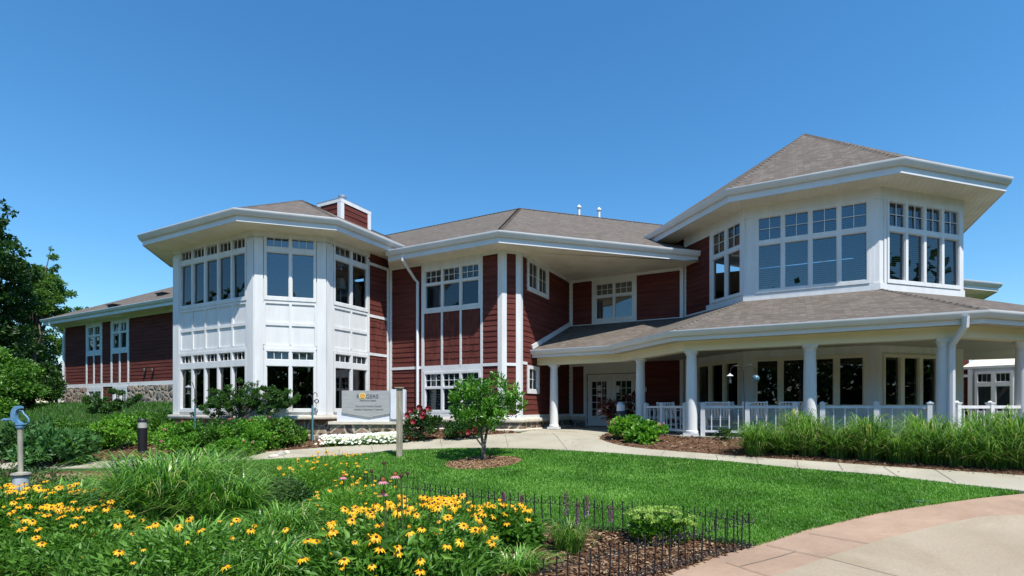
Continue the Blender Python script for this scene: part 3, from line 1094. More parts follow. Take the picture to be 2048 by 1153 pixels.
# ---- wing on the far left
wt0 = WW.z(134, 777)
wins = []
ww_holes = []
for pa, pb, ya, yb in ((175.5, 203.0, 653.5, 708.5), (225.5, 256.5, 645, 703.5)):
    ww_holes.append((WW.s(pa), WW.s(pb), WW.z(pa, yb), WW.z(pa, ya)))
bas = [(WW.s(177), WW.s(205), 1.6, 2.62), (WW.s(229), WW.s(255), 1.6, 2.62)]
ww = facade(WW, 1.0, WGS + .1, ww_holes + bas, M['red'])
for h in ww_holes:
    hh = h[3] - h[2]
    window(WW, h[0], h[1], h[2], h[3], 2, [(h[2] + .16, h[2] + hh * .60, 1, 1), (h[2] + hh * .655, h[3] - .1, 2, 1)], 'glass', fw=.1, mull=.12, blind='curtain')
for h in bas:
    window(WW, h[0], h[1], h[2], h[3], 2, [(h[2] + .12, h[3] - .1, 2, 2)], 'glass', fw=.1, mull=.12)
xs = [.06, ww_holes[0][0] - .1, ww_holes[0][1] + .1, ww_holes[1][0] - .1, ww_holes[1][1] + .1, WW.L]
for a, b in ((0, 1), (2, 3), (4, 5)):
    panels('lap', WW, [(xs[a], xs[b], 2.95, WGS - .12)], ww, .19)
for h in ww_holes:
    m_ = (h[0] + h[1]) / 2
    panels('shake', WW, [(h[0], m_ - .05, 2.95, h[2] - .06), (m_ + .05, h[1], 2.95, h[2] - .06)], ww, .24)
panels('lap', WW, [(bas[0][1] + .06, bas[1][0] - .06, 1.5, 2.75)], ww, .19)
tr = [(-.01, .12, 1.5, WGS), (0, WW.L, 2.76, 2.96), (0, WW.L, WGS - .13, WGS)]
for h in ww_holes:
    m_ = (h[0] + h[1]) / 2
    tr += [(h[0] - .13, h[0] - .002, 2.9, WGS - .05), (h[1] + .002, h[1] + .13, 2.9, WGS - .05), (m_ - .06, m_ + .06, 2.9, h[2] - .08), (h[0], h[1], h[2] - .14, h[2] - .002), (h[0], h[1], h[3] + .002, WGS - .05)]
for h in bas:
    tr += [(h[0] - .09, h[0] - .002, 1.4, 2.78), (h[1] + .002, h[1] + .09, 1.4, 2.78), (h[0], h[1], h[3] + .002, 2.79)]
trims(WW, tr, ww, d=.04)
for a, b in ((-.03, bas[0][0] - .09), (bas[1][1] + .09, WW.L)):
    MB().wbox(WW, a, b, .6, 2.76, .0, .07).build('stone_base', M['stone'], bld)
mb = MB()
for px in (293, 309):
    mb = MB()
    s = WW.s(px)
    z = WW.z(px, 740)
    mb.tube([WW.p3(s, z + .06, .02), WW.p3(s, z + .06, .10)], .04)
    mb.lathe(WW.p3(s, z - .10, .11), [(.05, 0), (.085, .015), (.06, .15), (.03, .18)], 10)
    mb.build('wall_spotlight', M['dark'], bld)

# ---- back of the building, floors and inner shell
hull = [W0, WR2, KB, KK, L0, L1, C1, R1, M1, M2, PP, QQ, T0, T1, T2, T3, RA, RB] + BACK
mb = MB()
bk = [RB] + BACK + [W0]
for a, b in zip(bk[:-1], bk[1:]):
    mb.poly([(*a, .5), (*b, .5), (*b, 6.8), (*a, 6.8)])
mb.build('wall', M['red'], bld)
ins = lambda z: [(float(p[0]), float(p[1]), z) for p in offs(hull + [hull[0]], -.05)[:-1]]
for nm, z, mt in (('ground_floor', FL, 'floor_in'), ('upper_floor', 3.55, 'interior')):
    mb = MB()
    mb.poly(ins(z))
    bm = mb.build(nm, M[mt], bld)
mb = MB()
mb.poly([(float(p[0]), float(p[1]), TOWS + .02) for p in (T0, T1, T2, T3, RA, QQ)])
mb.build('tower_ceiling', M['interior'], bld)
# inner partitions, a few metres behind the windows
mb = MB()
def part(P, Q, z0, z1):
    mb.poly([(*P, z0), (*Q, z0), (*Q, z1), (*P, z1)])
part(L0 + B * 5.2, C1 + B * 5.0, FL, 6.6)
part(C1 + B * 5.0, PP + A * 2.2 + B * 1.5, FL, 6.4)
part(PP + B * 5, QQ + B * 5, FL, 6.4)
part(QQ + B * 5.2, T3 + B * 2.2, FL, 7.3)
part(R1 + B * .3, R1 + B * 3.4, FL, 6.4)
part(QQ + B * .25, QQ + B * 5.2, FL, 6.4)
part(W0 + B * 4.5, WR2 + B * 4.5, 1.0, 6.6)
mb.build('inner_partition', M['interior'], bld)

# ---- roofs, soffits, gutters
def eave(chain, zs, zg, wall_pts, soffit='soffit', over_ends=(0, 0), name='gutter'):
    """chain: fascia line (plan). fascia board, gutter in front of it, soffit back to wall_pts"""
    mb = MB()
    sweep(mb, chain, [(-.03, zs - .02), (0, zs - .02), (0, zg - .02), (-.03, zg - .02)])
    mb.build('fascia', M['gutter'], bld)
    mb = MB()
    h = min(.155, (zg - zs) * .62)
    sweep(mb, chain, [(.002, zg), (.02, zg), (.022, zg - h + .035), (.07, zg - h + .03), (.098, zg - .05), (.098, zg), (.128, zg + .004), (.128, zg - .035), (.112, zg - .06), (.085, zg - h + .01), (.07, zg - h), (.002, zg - h)])
    mb.build(name, M['gutter'], bld)
    mb = MB()
    mb.poly([(*p, zs) for p in chain] + [(float(p[0]), float(p[1]), zs) for p in wall_pts[::-1]])
    o = mb.build('soffit', M[soffit], bld)
    return chain

def roof(name, faces, thick=True):
    mb = MB()
    for f in faces:
        if len(f) > 3:
            mb.poly(f)
        else:
            mb.poly(f)
    o = mb.build(name, M['roof'], bld, roof=True)
    return o

def cap(pts, w=.15):
    """row of cap shingles along a hip or ridge"""
    mb = MB()
    for p, q in zip(pts[:-1], pts[1:]):
        p, q = Vector(p), Vector(q)
        n = max(1, int((q - p).length / .2))
        for i in range(n):
            a, b = p.lerp(q, i / n), p.lerp(q, min(1, (i + 1.15) / n))
            d = (q - p).normalized()
            s = d.cross(Vector((0, 0, 1))).normalized() * w
            up = Vector((0, 0, 1))
            mb.poly([a + up * .035, b + up * .018, b + s - up * (.06), a + s - up * (.05)])
            mb.poly([a + up * .035, a - s - up * .05, b - s - up * .06, b + up * .018])
    return mb.build('ridge_cap', M['roof'], bld, roof=True)

OV = .78
# bay roof
bay_ch = offs([KK + B * 5, KK, L0, L1, C1, C1 + B * 4.2], OV)
eave(bay_ch, BAYS, BAYG, [KK + B * 5, KK, L0, L1, C1, C1 + B * 4.2])
g = [(*p, BAYG - .01) for p in offs(bay_ch, .05)]
ap2 = (L0 + L1) / 2 + B * 3.45
ap = (float(ap2[0] - .12), float(ap2[1]), 9.10)
re_ = (ap[0] + B[0] * 7, ap[1] + B[1] * 7, 9.10)
roof('bay_roof', [[g[1], g[2], ap], [g[2], g[3], ap], [g[3], g[4], ap], [g[4], g[5], re_, ap], [g[0], g[1], ap, re_]])
cap([g[2], ap]); cap([g[3], ap]); cap([g[4], ap]); cap([ap, re_])
# middle roof
mid_c = np.array(offs([R1, M1, M2], .78)[1])
mid_ch = [hit(776, mid_c, A), mid_c, hit(1401, mid_c, CV)]
eave(mid_ch, MIDS, MIDG, [R1, M1, M2, PP, QQ, hit(1401, QQ, D0)])
nb = (-B, np.array((CV[1], -CV[0])))
hd = -(nb[0] + nb[1]) / (1 + float(nb[0] @ nb[1]))
RD, RZ = 6.9, .508
H2 = mid_c + hd * RD
HZ = MIDG + RD * RZ
gm = [(*p, MIDG - .01) for p in offs(mid_ch, .05)]
Hp = (*H2, HZ)
vl = np.array(gm[0][:2]) + (A + B) * RD
Rl = (*(H2 + A * float((vl - H2) @ A)), HZ)
Rr = (*(H2 + CV * 9.0), HZ)
gr = mid_ch[2] + CV * .6
roof('main_roof', [[gm[0], gm[1], Hp, Rl], [gm[1], gm[2], (*(gr + np.array((-CV[1], CV[0])) * .4), MIDG + .4 * RZ), Rr, Hp],
                   [Rl, Hp, (*(H2 + B * 7 + A * 2), 6.6), (*(np.array(Rl[:2]) + B * 7), 6.6)], [Hp, Rr, (*(np.array(Rr[:2]) + B * 6), 6.6), (*(H2 + B * 7 + A * 2), 6.6)]])
cap([gm[1], Hp], .17); cap([Hp, Rl]); cap([Hp, Rr])
# tower roof
ctr = (T0 + T1) / 2 + B * 3.8
oct_ = [ctr + np.array((math.cos(t), math.sin(t))) * np.linalg.norm(T0 - ctr) for t in [math.atan2(*(T0 - ctr)[::-1]) + i * math.pi / 4 for i in range(8)]]
tw_ch = offs([T0 - D0 * 5.2, T0, T1, T2, T2 + B * 3.2, T2 + B * 3.2 - D0 * 3.2], .80)
eave(tw_ch, TOWS, TOWG, [T0 - D0 * 5.2, T0, T1, T2, T2 + B * 3.2, T2 + B * 3.2 - D0 * 3.2])
gt = [(*p, TOWG - .01) for p in offs(tw_ch, .05)]
tap = (*ctr, 10.85)
back_pts = [(*(ctr + B * 4.8 + A * 1.9), TOWG), (*(ctr + B * 4.8 - A * 1.9), TOWG)]
roof('tower_roof', [[gt[i], gt[i + 1], tap] for i in range(5)] + [[gt[5], back_pts[1], tap], [back_pts[1], back_pts[0], tap], [back_pts[0], gt[0], tap]])
for i in (1, 2, 3):
    cap([gt[i], tap], .14)
# porch roof
pu = (EYE + 0)  # eye height, for reading the porch eave
PZ = PORG
kE = lambda px, py: ray(px) * ((PZ - EYE) * F / (HY - py))
E0 = np.array(WB.pt(WB.s(1060), -.02))
E1 = hit(1219, E0, -A)
E2 = hit(1341, E1, D0)
E3 = hit(1978, E2, -A)
E4 = E3 + CV * 6.0
E5 = E4 + B * 6.0
por_out = [E0, E1, E2, E3, E4, E5]
por_ch = offs(por_out, -.11)
por_ch[0] = np.array(WB.pt(.35, 0)) if False else por_ch[0]
SILL = 4.66
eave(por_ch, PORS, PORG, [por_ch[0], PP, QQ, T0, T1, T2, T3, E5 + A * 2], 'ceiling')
gp_ = [(*p, PORG - .005) for p in offs(por_ch, .05)]
sl_ = [(*PP, SILL), (*QQ, SILL), (*T0, SILL), (*T1, SILL), (*T2, SILL), (*T3, SILL)]
roof('porch_roof', [[gp_[0], gp_[1], sl_[1], sl_[0]], [gp_[1], gp_[2], sl_[2], sl_[1]], [gp_[2], gp_[3], sl_[3], sl_[2]], [gp_[3], gp_[4], sl_[4], sl_[3]], [gp_[4], gp_[5], sl_[5], sl_[4]]])
cap([gp_[2], sl_[2]], .12); cap([gp_[3], sl_[3]], .14)
mb = MB()   # flashing board along the porch roof on the side wall
a3, b3 = Vector((*WB.pt(WB.s(1062), .03), PORG + .10)), Vector((*WB.pt(WB.L - .1, .03), SILL + .06))
mb.bar(a3, b3, .06, .15)
mb.build('flashing_board', M['white'], bld)
# porch beam, columns, floor
bm_line = offs(por_out, -.62)
bm0 = hit(1100, bm_line[1], A)
bm0 = np.array(WB.pt(float((bm_line[0] - M2) @ B), .0))
bch = [bm0] + bm_line[1:5]
BZ = 2.98
mb = MB()
sweep(mb, bch, [(-.13, BZ), (.13, BZ), (.13, PORS), (-.13, PORS)])
mb.build('porch_beam', M['beam'], bld)
mb = MB()
fl_pts = [(*p, FL) for p in offs(por_out, -.40)[1:5]]
mb.poly([(*WB.pt(float((bm_line[0] - M2) @ B) + .5, 0), FL - .008)] + [(*(offs(por_out, -1.1)[1]), FL - .008)] + [(p[0], p[1], FL - .008) for p in fl_pts[0:1]] + [(p[0], p[1], FL - .008) for p in fl_pts[1:]] + [(*(E4 + B * 6), FL - .008), (*T3, FL - .008), (*T2, FL - .008), (*T1, FL - .008), (*T0, FL - .008), (*QQ, FL - .008), (*PP, FL - .008)])
o = mb.build('porch_floor', M['concrete'], bld)
mb = MB()
sweep(mb, offs(por_out, -.40)[1:5], [(-.2, .45), (0, .45), (0, FL), (-.2, FL)])
mb.build('porch_edge', M['concrete'], bld)

def column(p, name='porch_column', z0=None):
    z0 = FL if z0 is None else z0
    H = BZ - z0
    mb = MB()
    r = .135
    mb.lathe((p[0], p[1], z0), [(r * 1.02, .13), (r, .3), (r, H * .35), (r * .93, H * .8), (r * .86, H - .22), (r * .90, H - .215), (r * .92, H - .19), (r * .87, H - .18), (r * .88, H - .11), (r * 1.03, H - .075), (r * 1.05, H - .05)], 28)
    c = mb.build(name, M['white'], bld)
    mb = MB()
    mb.lathe((p[0], p[1], z0), [(r * 1.02, .135), (r * 1.15, .125), (r * 1.21, .10), (r * 1.15, .065), (r * 1.05, .062)], 28)
    mb.box((p[0], p[1], z0 + .031), (r * 2.5, r * 2.5, .062), math.atan2(A[1], A[0]))
    mb.build('column_base', M['white'], c)
    mb = MB()
    mb.box((p[0], p[1], BZ - .025), (r * 2.18, r * 2.18, .05), math.atan2(A[1], A[0]))
    mb.build('column_capital', M['white'], c)
    return c
c_pts = [hit(1108, bm_line[1], A), hit(1281, bm_line[1], D0), hit(1383, bm_line[2], -A), hit(1620, bm_line[2], -A), hit(1888, bm_line[2], -A), hit(2046, bm_line[3], CV)]
for p in c_pts:
    column(p)

def railing(P, Q, posts):
    """posts at fractions along P-Q"""
    P, Q = np.array(P), np.array(Q)
    L = np.linalg.norm(Q - P)
    rz = math.atan2(*(Q - P)[::-1])
    mb = MB()
    top = FL + .735
    for z, hgt, wd in ((top - .03, .06, .065), (FL + .12, .05, .045)):
        m_ = (P + Q) / 2
        mb.box((m_[0], m_[1], z), (L, wd, hgt), rz)
    rl = mb.build('railing', M['white'], bld)
    mb = MB()
    n = int(L / .19)
    for i in range(1, n):
        p = P + (Q - P) * i / n
        mb.box((p[0], p[1], (FL + .14 + top - .05) / 2), (.021, .021, top - .06 - FL - .14), rz)
    mb.build('baluster', M['white'], rl)
    for f in posts:
        p = P + (Q - P) * f
        mb = MB()
        mb.box((p[0], p[1], FL + .385), (.098, .098, .77), rz)
        mb.box((p[0], p[1], FL + .785), (.118, .118, .028), rz)
        mb.lathe((p[0], p[1], FL + .798), [(.055, 0), (.03, .025), (.002, .034)], 4)
        mb.build('railing_post', M['white'], rl)
railing(hit(1292, bm_line[1], D0), hit(1371, bm_line[1], D0), (0, .45, 1))
railing(hit(1406, bm_line[2], -A), hit(1591, bm_line[2], -A), (0, .5, 1))
railing(hit(1645, bm_line[2], -A), hit(1860, bm_line[2], -A), (0, .52, 1))
railing(hit(1914, bm_line[3], CV), hit(2043, bm_line[3], CV), (0, .5, 1))

# wing roof
wg_ch = offs([W0 + B * 9, W0, WR2 + A * 3.0], OV)
eave(wg_ch, WGS, WGG, [W0 + B * 9, W0, WR2 + A * 3.0])
gw = [(*p, WGG - .01) for p in offs(wg_ch, .05)]
hipd = (B - A)
W1 = np.array(gw[1][:2])
hp = (*(W1 + hipd * 5.5), WGG + 5.5 * .5)
hr = (*(np.array(gw[2][:2]) + B * 5.5), WGG + 5.5 * .5)
roof('wing_roof', [[gw[1], gw[2], hr, hp], [gw[0], gw[1], hp, (*(np.array(hp[:2]) + B * 4), hp[2])], [hp, hr, (*(np.array(hr[:2]) + B * 5), WGG), (*(np.array(hp[:2]) + B * 5), WGG)]])
cap([gw[1], hp])
for px, py in ((229, 613), (327, 590)):
    # roof vents: flat black boxes lying on the slope
    k = ray(px)
    for Y in np.arange(24, 45, .05):
        p = k * Y
        z = WGG + max(0, float((p - W1) @ B)) * .5
        if float((p - W1) @ B) > .2 and EYE + (HY - py) / F * Y < z:
            break
    mb = MB()
    rzv = math.atan2(*(-A)[::-1])
    mb.box((p[0], p[1], z - .02), (.60, .38, .12), rzv)
    mb.box((p[0], p[1], z + .055), (.78, .5, .04), rzv)
    mb.build('roof_vent', M['plastic_black'], bld)

# right-hand wing beyond the tower
wx = facade(WX, .6, 6.6, [], M['red'])
trims(WX, [(WX.L - .2, WX.L, .6, 6.4), (0, WX.L, 6.2, 6.4)], wx)
wxs = facade(Wall(RB, RB + B * 7), .6, 6.6, [], M['red'])
wx_ch = offs([RA - CV * .2, RB, RB + B * 7], OV)
eave(wx_ch, 6.36, 6.66, [RA - CV * .2, RB, RB + B * 7])
gx_ = [(*p, 6.65) for p in offs(wx_ch, .05)]
nI = np.array((-CV[1], CV[0]))
hx_ = (*(np.array(gx_[1][:2]) + (nI + A) / (1 + float(nI @ A)) * 4.5), 6.65 + 4.5 * .4)
roof('east_roof', [[gx_[0], gx_[1], hx_, (*(np.array(gx_[0][:2]) + nI * 4.5), hx_[2])], [gx_[1], gx_[2], (*(np.array(gx_[2][:2]) + A * 4.5), hx_[2]), hx_]])
# ground floor bump-out seen through the porch
b0, b1 = ray(1921) * 19.2, hit(2036, ray(1921) * 19.2, (D0 - A) / np.linalg.norm(D0 - A))
WV = Wall(b0, b1)
vz1 = 3.06
vh = (WV.s(1950), WV.s(2026), 1.35, 2.88)
wv = facade(WV, .6, vz1, [vh], M['white'])
window(WV, vh[0], vh[1], vh[2], vh[3], 2, [(1.45, 2.35, 1, 1), (2.5, 2.8, 3, 1)], 'glass', fw=.07, mull=.12)
mb = MB()
lap(mb, WV, WV.s(1927), WV.s(1936), .95, vz1 - .1)
mb.build('siding', M['red'], wv)
trims(WV, [(0, WV.s(1927), .9, vz1), (WV.s(1936), WV.s(1945), .9, vz1), (WV.s(1926), WV.s(1937), WV.z(1930, 755), WV.z(1930, 752) + .04), (-.1, WV.L + .1, vz1 - .06, vz1 + .02)], wv, d=.04)
mb = MB()
q0, q1 = np.array(WV.pt(0, 0)), np.array(WV.pt(WV.L, 0))
for a, b in ((q1, q1 - WV.n * 3.0), (q0 - WV.n * 3.0, q0), (q1 - WV.n * 2.9, q0 - WV.n * 2.9)):
    mb.poly([(*a, .6), (*b, .6), (*b, vz1), (*a, vz1)])
mb.poly([(*q0, vz1), (*q1, vz1), (*(q1 - WV.n * 3), vz1 + .5), (*(q0 - WV.n * 3), vz1 + .5)])
mb.build('bump_out', M['cream'], bld)
mb = MB()
mb.poly([(*(q0 - WV.n * .2), FL + .01), (*(q1 - WV.n * .2), FL + .01), (*(q1 - WV.n * 2.8), FL + .01), (*(q0 - WV.n * 2.8), FL + .01)])
mb.poly([(*(q0 - WV.n * 1.6 + WV.t * .1), FL), (*(q1 - WV.n * 1.6 - WV.t * .1), FL), (*(q1 - WV.n * 1.6 - WV.t * .1), vz1), (*(q0 - WV.n * 1.6 + WV.t * .1), vz1)])
mb.build('inner_partition', M['floor_in'], bld)

# chimney
ch0 = ray(681.5) * 19.5
cl, cr = hit(637, ch0, A), hit(739.5, ch0, B)
ZT = EYE + (HY - 397.3) / F * 19.5
Wc1, Wc2 = Wall(cl, ch0), Wall(ch0, cr)
cbk = cl + (cr - ch0)
mb = MB()
mb.hexa([(*p, z) for z in (6.8, ZT - .05) for p in (cl, ch0, cr, cbk)])
chm = mb.build('chimney', M['red'], bld)
mb = MB()
for W in (Wc1, Wc2):
    lap(mb, W, .05, W.L - .05, 6.9, ZT - .1, .2)
mb.build('siding', M['red'], chm)
mb = MB()
for W in (Wc1, Wc2):
    mb.wbox(W, -.0, .14, 6.9, ZT - .13, .0, .035)
    mb.wbox(W, W.L - .14, W.L + .034, 6.9, ZT - .13, .0, .036)
    mb.wbox(W, -.03, W.L + .04, ZT - .13, ZT, .0, .04)
mb.build('trim', M['white'], chm)
mb = MB()
cm = (cl + ch0 + cr + cbk) / 4
mb.hexa([(*(cm + (p - cm) * 1.06), z) for z in (ZT + .001, ZT + .03) for p in (cl, ch0, cr, cbk)])
mb.build('chimney_cap', M['steel'], chm)
fp = cm + (ray(684) * 20.4 - cm) * .8
mb = MB()
mb.lathe((fp[0], fp[1], ZT + .02), [(.09, 0), (.09, .10), (.15, .11), (.16, .15), (.13, .17), (.13, .36), (.17, .38), (.17, .43), (.02, .46)], 14)
mb.build('flue', M['steel'], chm)
# two plumbing vents on the main roof
for px, py in ((1158, 431), (1198, 436)):
    k = ray(px)
    for Y in np.arange(15, 40, .03):
        p = k * Y
        z = MIDG + float((p - mid_c) @ nI) * RZ
        if EYE + (HY - py) / F * Y < z:
            break
    mb = MB()
    mb.lathe((p[0], p[1], z - .1), [(.06, 0), (.06, .42), (.105, .43), (.105, .47), (.02, .57)], 12)
    mb.build('roof_pipe', M['white'], bld)

# downspouts
def spout(pts, w=.085):
    mb = MB()
    mb.tube(pts, w / 2 * 1.15, 8)
    return mb.build('downspout', M['gutter'], bld)
gz = MIDG - .1
s_ = WM.s(838)
g0p = mid_ch[0] + (-A) * float((np.array(WM.pt(WM.s(806))) - mid_ch[0]) @ (-A))
spout([(*hit(806, mid_ch[0], -A), MIDG - .12), (*(hit(806, mid_ch[0], -A) - B * .02), MIDS - .06), WM.p3(WM.s(833), MIDS - .50, .09), WM.p3(WM.s(838), MIDS - .62, .075), WM.p3(WM.s(838), 1.45, .075), WM.p3(WM.s(838), 1.2, .12), WM.p3(WM.s(836), 1.0, .30)])
pf = hit(1929, por_ch[2], -A) - B * .06
pc = hit(1899, bm_line[2], -A) - B * .15
spout([(*(pf - B * .02), PORG - .09), (*pf, PORS - .06), (*(pc + (pf - pc) * .08), BZ - .12), (*pc, BZ - .25), (*pc, FL + .1)], .11)
wq = wg_ch[1] - A * .9
spout([(*wq, WGG - .12), (*wq, WGS - .05), WW.p3(.16, WGS - .5, .1), WW.p3(.1, WGS - .7, .1), WW.p3(.1, 3.3, .1), WW.p3(-.02, 2.9, .25), WW.p3(-.05, 1.2, .25)], .13)

# ------------------------------------------------------------------ plants: generators
def unit(v):
    return v / np.maximum(1e-9, np.linalg.norm(v, axis=1, keepdims=True))

def leaf_mesh(name, P, D, Ln, Wd, mat, parent=None, rnd=None, nrm=None, fold=.25):
    """one small folded leaf per point; D = axis, Ln / Wd = length and width arrays"""
    n = len(P)
    R = unit(rng.normal(size=(n, 3))) if nrm is None else nrm
    S = unit(np.cross(D, R))
    U = np.cross(S, D)
    Ln, Wd = np.broadcast_to(Ln, n)[:, None], np.broadcast_to(Wd, n)[:, None]
    v0 = P
    v1 = P + D * Ln * .45 + S * Wd * .5 + U * Wd * fold
    v2 = P + D * Ln - U * Ln * .12
    v3 = P + D * Ln * .45 - S * Wd * .5 + U * Wd * fold
    V = np.stack([v0, v1, v2, v3], 1).reshape(-1, 3)
    b = np.arange(n) * 4
    Fc = np.concatenate([np.stack([b, b + 1, b + 2], 1), np.stack([b, b + 2, b + 3], 1)])
    r = rng.random(n) if rnd is None else rnd
    return link_mesh(name, np_mesh(name, V, Fc, False, np.repeat(r, 4)), mat, parent)

def cloud(name, parent, mat, centres, radii, n, L, W, up=.3, shell=.55, squash=.8, jit=.3, droop=0.0):
    centres, radii = np.asarray(centres, float), np.asarray(radii, float)
    k = rng.choice(len(centres), n, p=radii ** 2 / np.sum(radii ** 2))
    d = unit(rng.normal(size=(n, 3)))
    r = radii[k][:, None] * (shell + (1 - shell) * rng.random((n, 1))) * (.75 + .5 * rng.random((n, 1)))
    P = centres[k] + d * r * np.array((1, 1, squash))
    D = unit(d * .7 + rng.normal(size=(n, 3)) * .55 + np.array((0, 0, up - droop)))
    sz = rng.uniform(.65, 1.25, n)
    cl = rng.random(len(centres))
    rn = np.clip(.5 * rng.random(n) + .5 * cl[k], 0, 1)
    return leaf_mesh(name, P, D, L * sz, W * sz, mat, parent, rn)

def blades(name, P, az, h, lean, w, mat, parent=None, q=1.5, nseg=4, rnd=None):
    """arching grass blades"""
    n = len(P)
    h, lean, w, q = (np.broadcast_to(np.asarray(a, float), n) for a in (h, lean, w, q))
    d = np.stack([np.cos(az), np.sin(az), np.zeros(n)], 1)
    tw = az + rng.normal(0, .5, n) + math.pi / 2
    s = np.stack([np.cos(tw), np.sin(tw), np.zeros(n)], 1)
    rows = []
    for i in range(nseg + 1):
        t = i / nseg
        c = P + d * (lean * t ** 1.6)[:, None]
        c = c.copy()
        c[:, 2] += h * ((1 + q) * t - q * t * t)
        ww = (w * (1 - t ** 2.2) * .5 + w * .02)[:, None]
        rows += [c - s * ww, c + s * ww]
    V = np.stack(rows, 1).reshape(-1, 3)
    m = 2 * (nseg + 1)
    b = np.arange(n) * m
    Fc = np.concatenate([np.stack([b + 2 * i, b + 2 * i + 1, b + 2 * i + 3, b + 2 * i + 2], 1) for i in range(nseg)])
    r = np.where(rng.random(n) < .045, 1.0, .78 * rng.random(n)) if rnd is None else rnd
    return link_mesh(name, np_mesh(name, V, Fc, True, np.repeat(r, m)), mat, parent)

def stems(mb, base, tips, r, bend=.12):
    for t in tips:
        p0, p1 = Vector(base), Vector(t)
        m = p0.lerp(p1, .5) + Vector((random.uniform(-1, 1), random.uniform(-1, 1), random.uniform(0, .6))) * bend * (p1 - p0).length
        mb.tube([p0, p0.lerp(m, .6), m, m.lerp(p1, .55), p1], r, 6, r * .35)

G_LAWN = M['g_lawn'] = leaf_mat('grass_blade', [(.055, .165, .014), (.095, .25, .026), (.15, .34, .045), (.25, .44, .09)], .3, .5)
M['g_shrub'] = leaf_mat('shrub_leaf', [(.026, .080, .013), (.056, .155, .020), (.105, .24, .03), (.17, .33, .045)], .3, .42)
M['g_dark'] = leaf_mat('dark_leaf', [(.016, .048, .012), (.030, .082, .016), (.058, .13, .022)], .22, .45)
M['g_tree'] = leaf_mat('tree_leaf', [(.012, .036, .008), (.022, .062, .012), (.042, .105, .018)], .3, .45)
M['g_mid'] = leaf_mat('pale_tree_leaf', [(.045, .11, .02), (.085, .18, .028), (.14, .25, .04)], .35, .45)
M['g_bright'] = leaf_mat('bright_leaf', [(.040, .13, .014), (.085, .23, .024), (.15, .34, .035), (.23, .42, .055)], .35, .4)
M['g_mag'] = leaf_mat('glossy_leaf', [(.035, .12, .014), (.060, .185, .018), (.10, .26, .026), (.15, .32, .04)], .3, .32, .5)
M['g_dog'] = leaf_mat('dogwood_leaf', [(.020, .060, .013), (.042, .112, .021), (.080, .175, .032)], .28, .42)
M['g_blue'] = leaf_mat('blue_green_leaf', [(.025, .085, .025), (.055, .155, .042), (.11, .24, .065)], .25, .4)
M['g_grass'] = leaf_mat('tall_grass_leaf', [(.030, .090, .014), (.070, .175, .026), (.14, .28, .045), (.24, .37, .085), (.42, .38, .17)], .35, .42)
M['g_lily'] = leaf_mat('lily_leaf', [(.038, .115, .016), (.080, .21, .028), (.15, .33, .045), (.26, .45, .085), (.44, .42, .18)], .3, .36, .5)
M['g_sedum'] = leaf_mat('sedum_head', [(.24, .38, .08), (.36, .52, .12), (.48, .62, .18)], .25, .6)
M['g_red'] = leaf_mat('burgundy_leaf', [(.022, .010, .010), (.05, .014, .012), (.09, .03, .015)], .2, .4)
M['petal'] = leaf_mat('yellow_petal', [(.62, .25, .003), (.78, .40, .006), (.84, .48, .010), (.86, .54, .02)], .25, .5)
M['petal_pink'] = leaf_mat('pink_petal', [(.60, .20, .30), (.70, .32, .42)], .3, .5)
M['petal_white'] = leaf_mat('white_petal', [(.74, .74, .74), (.84, .84, .83)], .25, .5)
M['petal_red'] = leaf_mat('crimson_petal', [(.14, .006, .012), (.30, .012, .022)], .2, .45)
M['petal_orange'] = leaf_mat('coral_petal', [(.62, .09, .03), (.75, .20, .06)], .2, .5)
M['purple'] = leaf_mat('liatris_floret', [(.20, .09, .10), (.30, .13, .26), (.42, .22, .42)], .2, .6)
M['seed'] = plain('flower_disc', (.045, .020, .010), .8)
M['cone'] = noisy('cone_disc', (.16, .035, .015), (.30, .09, .02), 90, .7)

# ------------------------------------------------------------------ lawn
LP = np.array(lawn_poly)
def scatter(poly, n, dens=None):
    poly = np.array(poly)
    lo, hi = poly.min(0), poly.max(0)
    out = np.zeros((0, 2))
    while len(out) < n:
        p = lo + rng.random((n * 2, 2)) * (hi - lo)
        p = p[in_poly(p, poly)]
        if dens is not None:
            p = p[rng.random(len(p)) < dens(p)]
        out = np.concatenate([out, p])
    return out[:n]
ctr_l = np.array(lawn_poly).mean(0)
lawn_wide = [tuple(ctr_l + (np.array(p) - ctr_l) * (1 + .045 / max(.5, np.linalg.norm(np.array(p) - ctr_l)))) for p in lawn_poly]
p2 = scatter(lawn_wide, 230000, lambda p: np.clip((6.2 / p[:, 1]) ** 1.5, .12, 1))
keep = ((p2[:, 0] - tc[0]) / .80) ** 2 + ((p2[:, 1] - tc[1] + .12) / .62) ** 2 > 1
p2 = p2[keep]
P3 = np.column_stack([p2, terr(p2[:, 0], p2[:, 1]) + .004])
patch = np.sin(p2[:, 0] * 1.9 + np.sin(p2[:, 1] * 1.3)) * np.cos(p2[:, 1] * 2.3 + p2[:, 0] * .7)
from mathutils import noise as mnoise
cellk = np.round(p2 / .12).astype(int)
uq, inv = np.unique(cellk, axis=0, return_inverse=True)
pn = np.array([mnoise.noise((x * .12 * .8, y * .12 * .8, 3.1)) + .6 * mnoise.noise((x * .12 * 2.6, y * .12 * 2.6, 7.7)) for x, y in uq])[inv.ravel()]
stripe = .06 * np.sign(np.sin((p2[:, 0] * .55 + p2[:, 1] * .83) * 2 * math.pi / 1.05))
rn = np.clip(.36 + .10 * patch + .42 * pn + stripe + rng.normal(0, .18, len(p2)), 0, 1)
dry = (pn < -.62) & (rng.random(len(p2)) < .35)
rn[dry] = 1.0
far = np.clip(p2[:, 1] / 7, 1, 2.2)
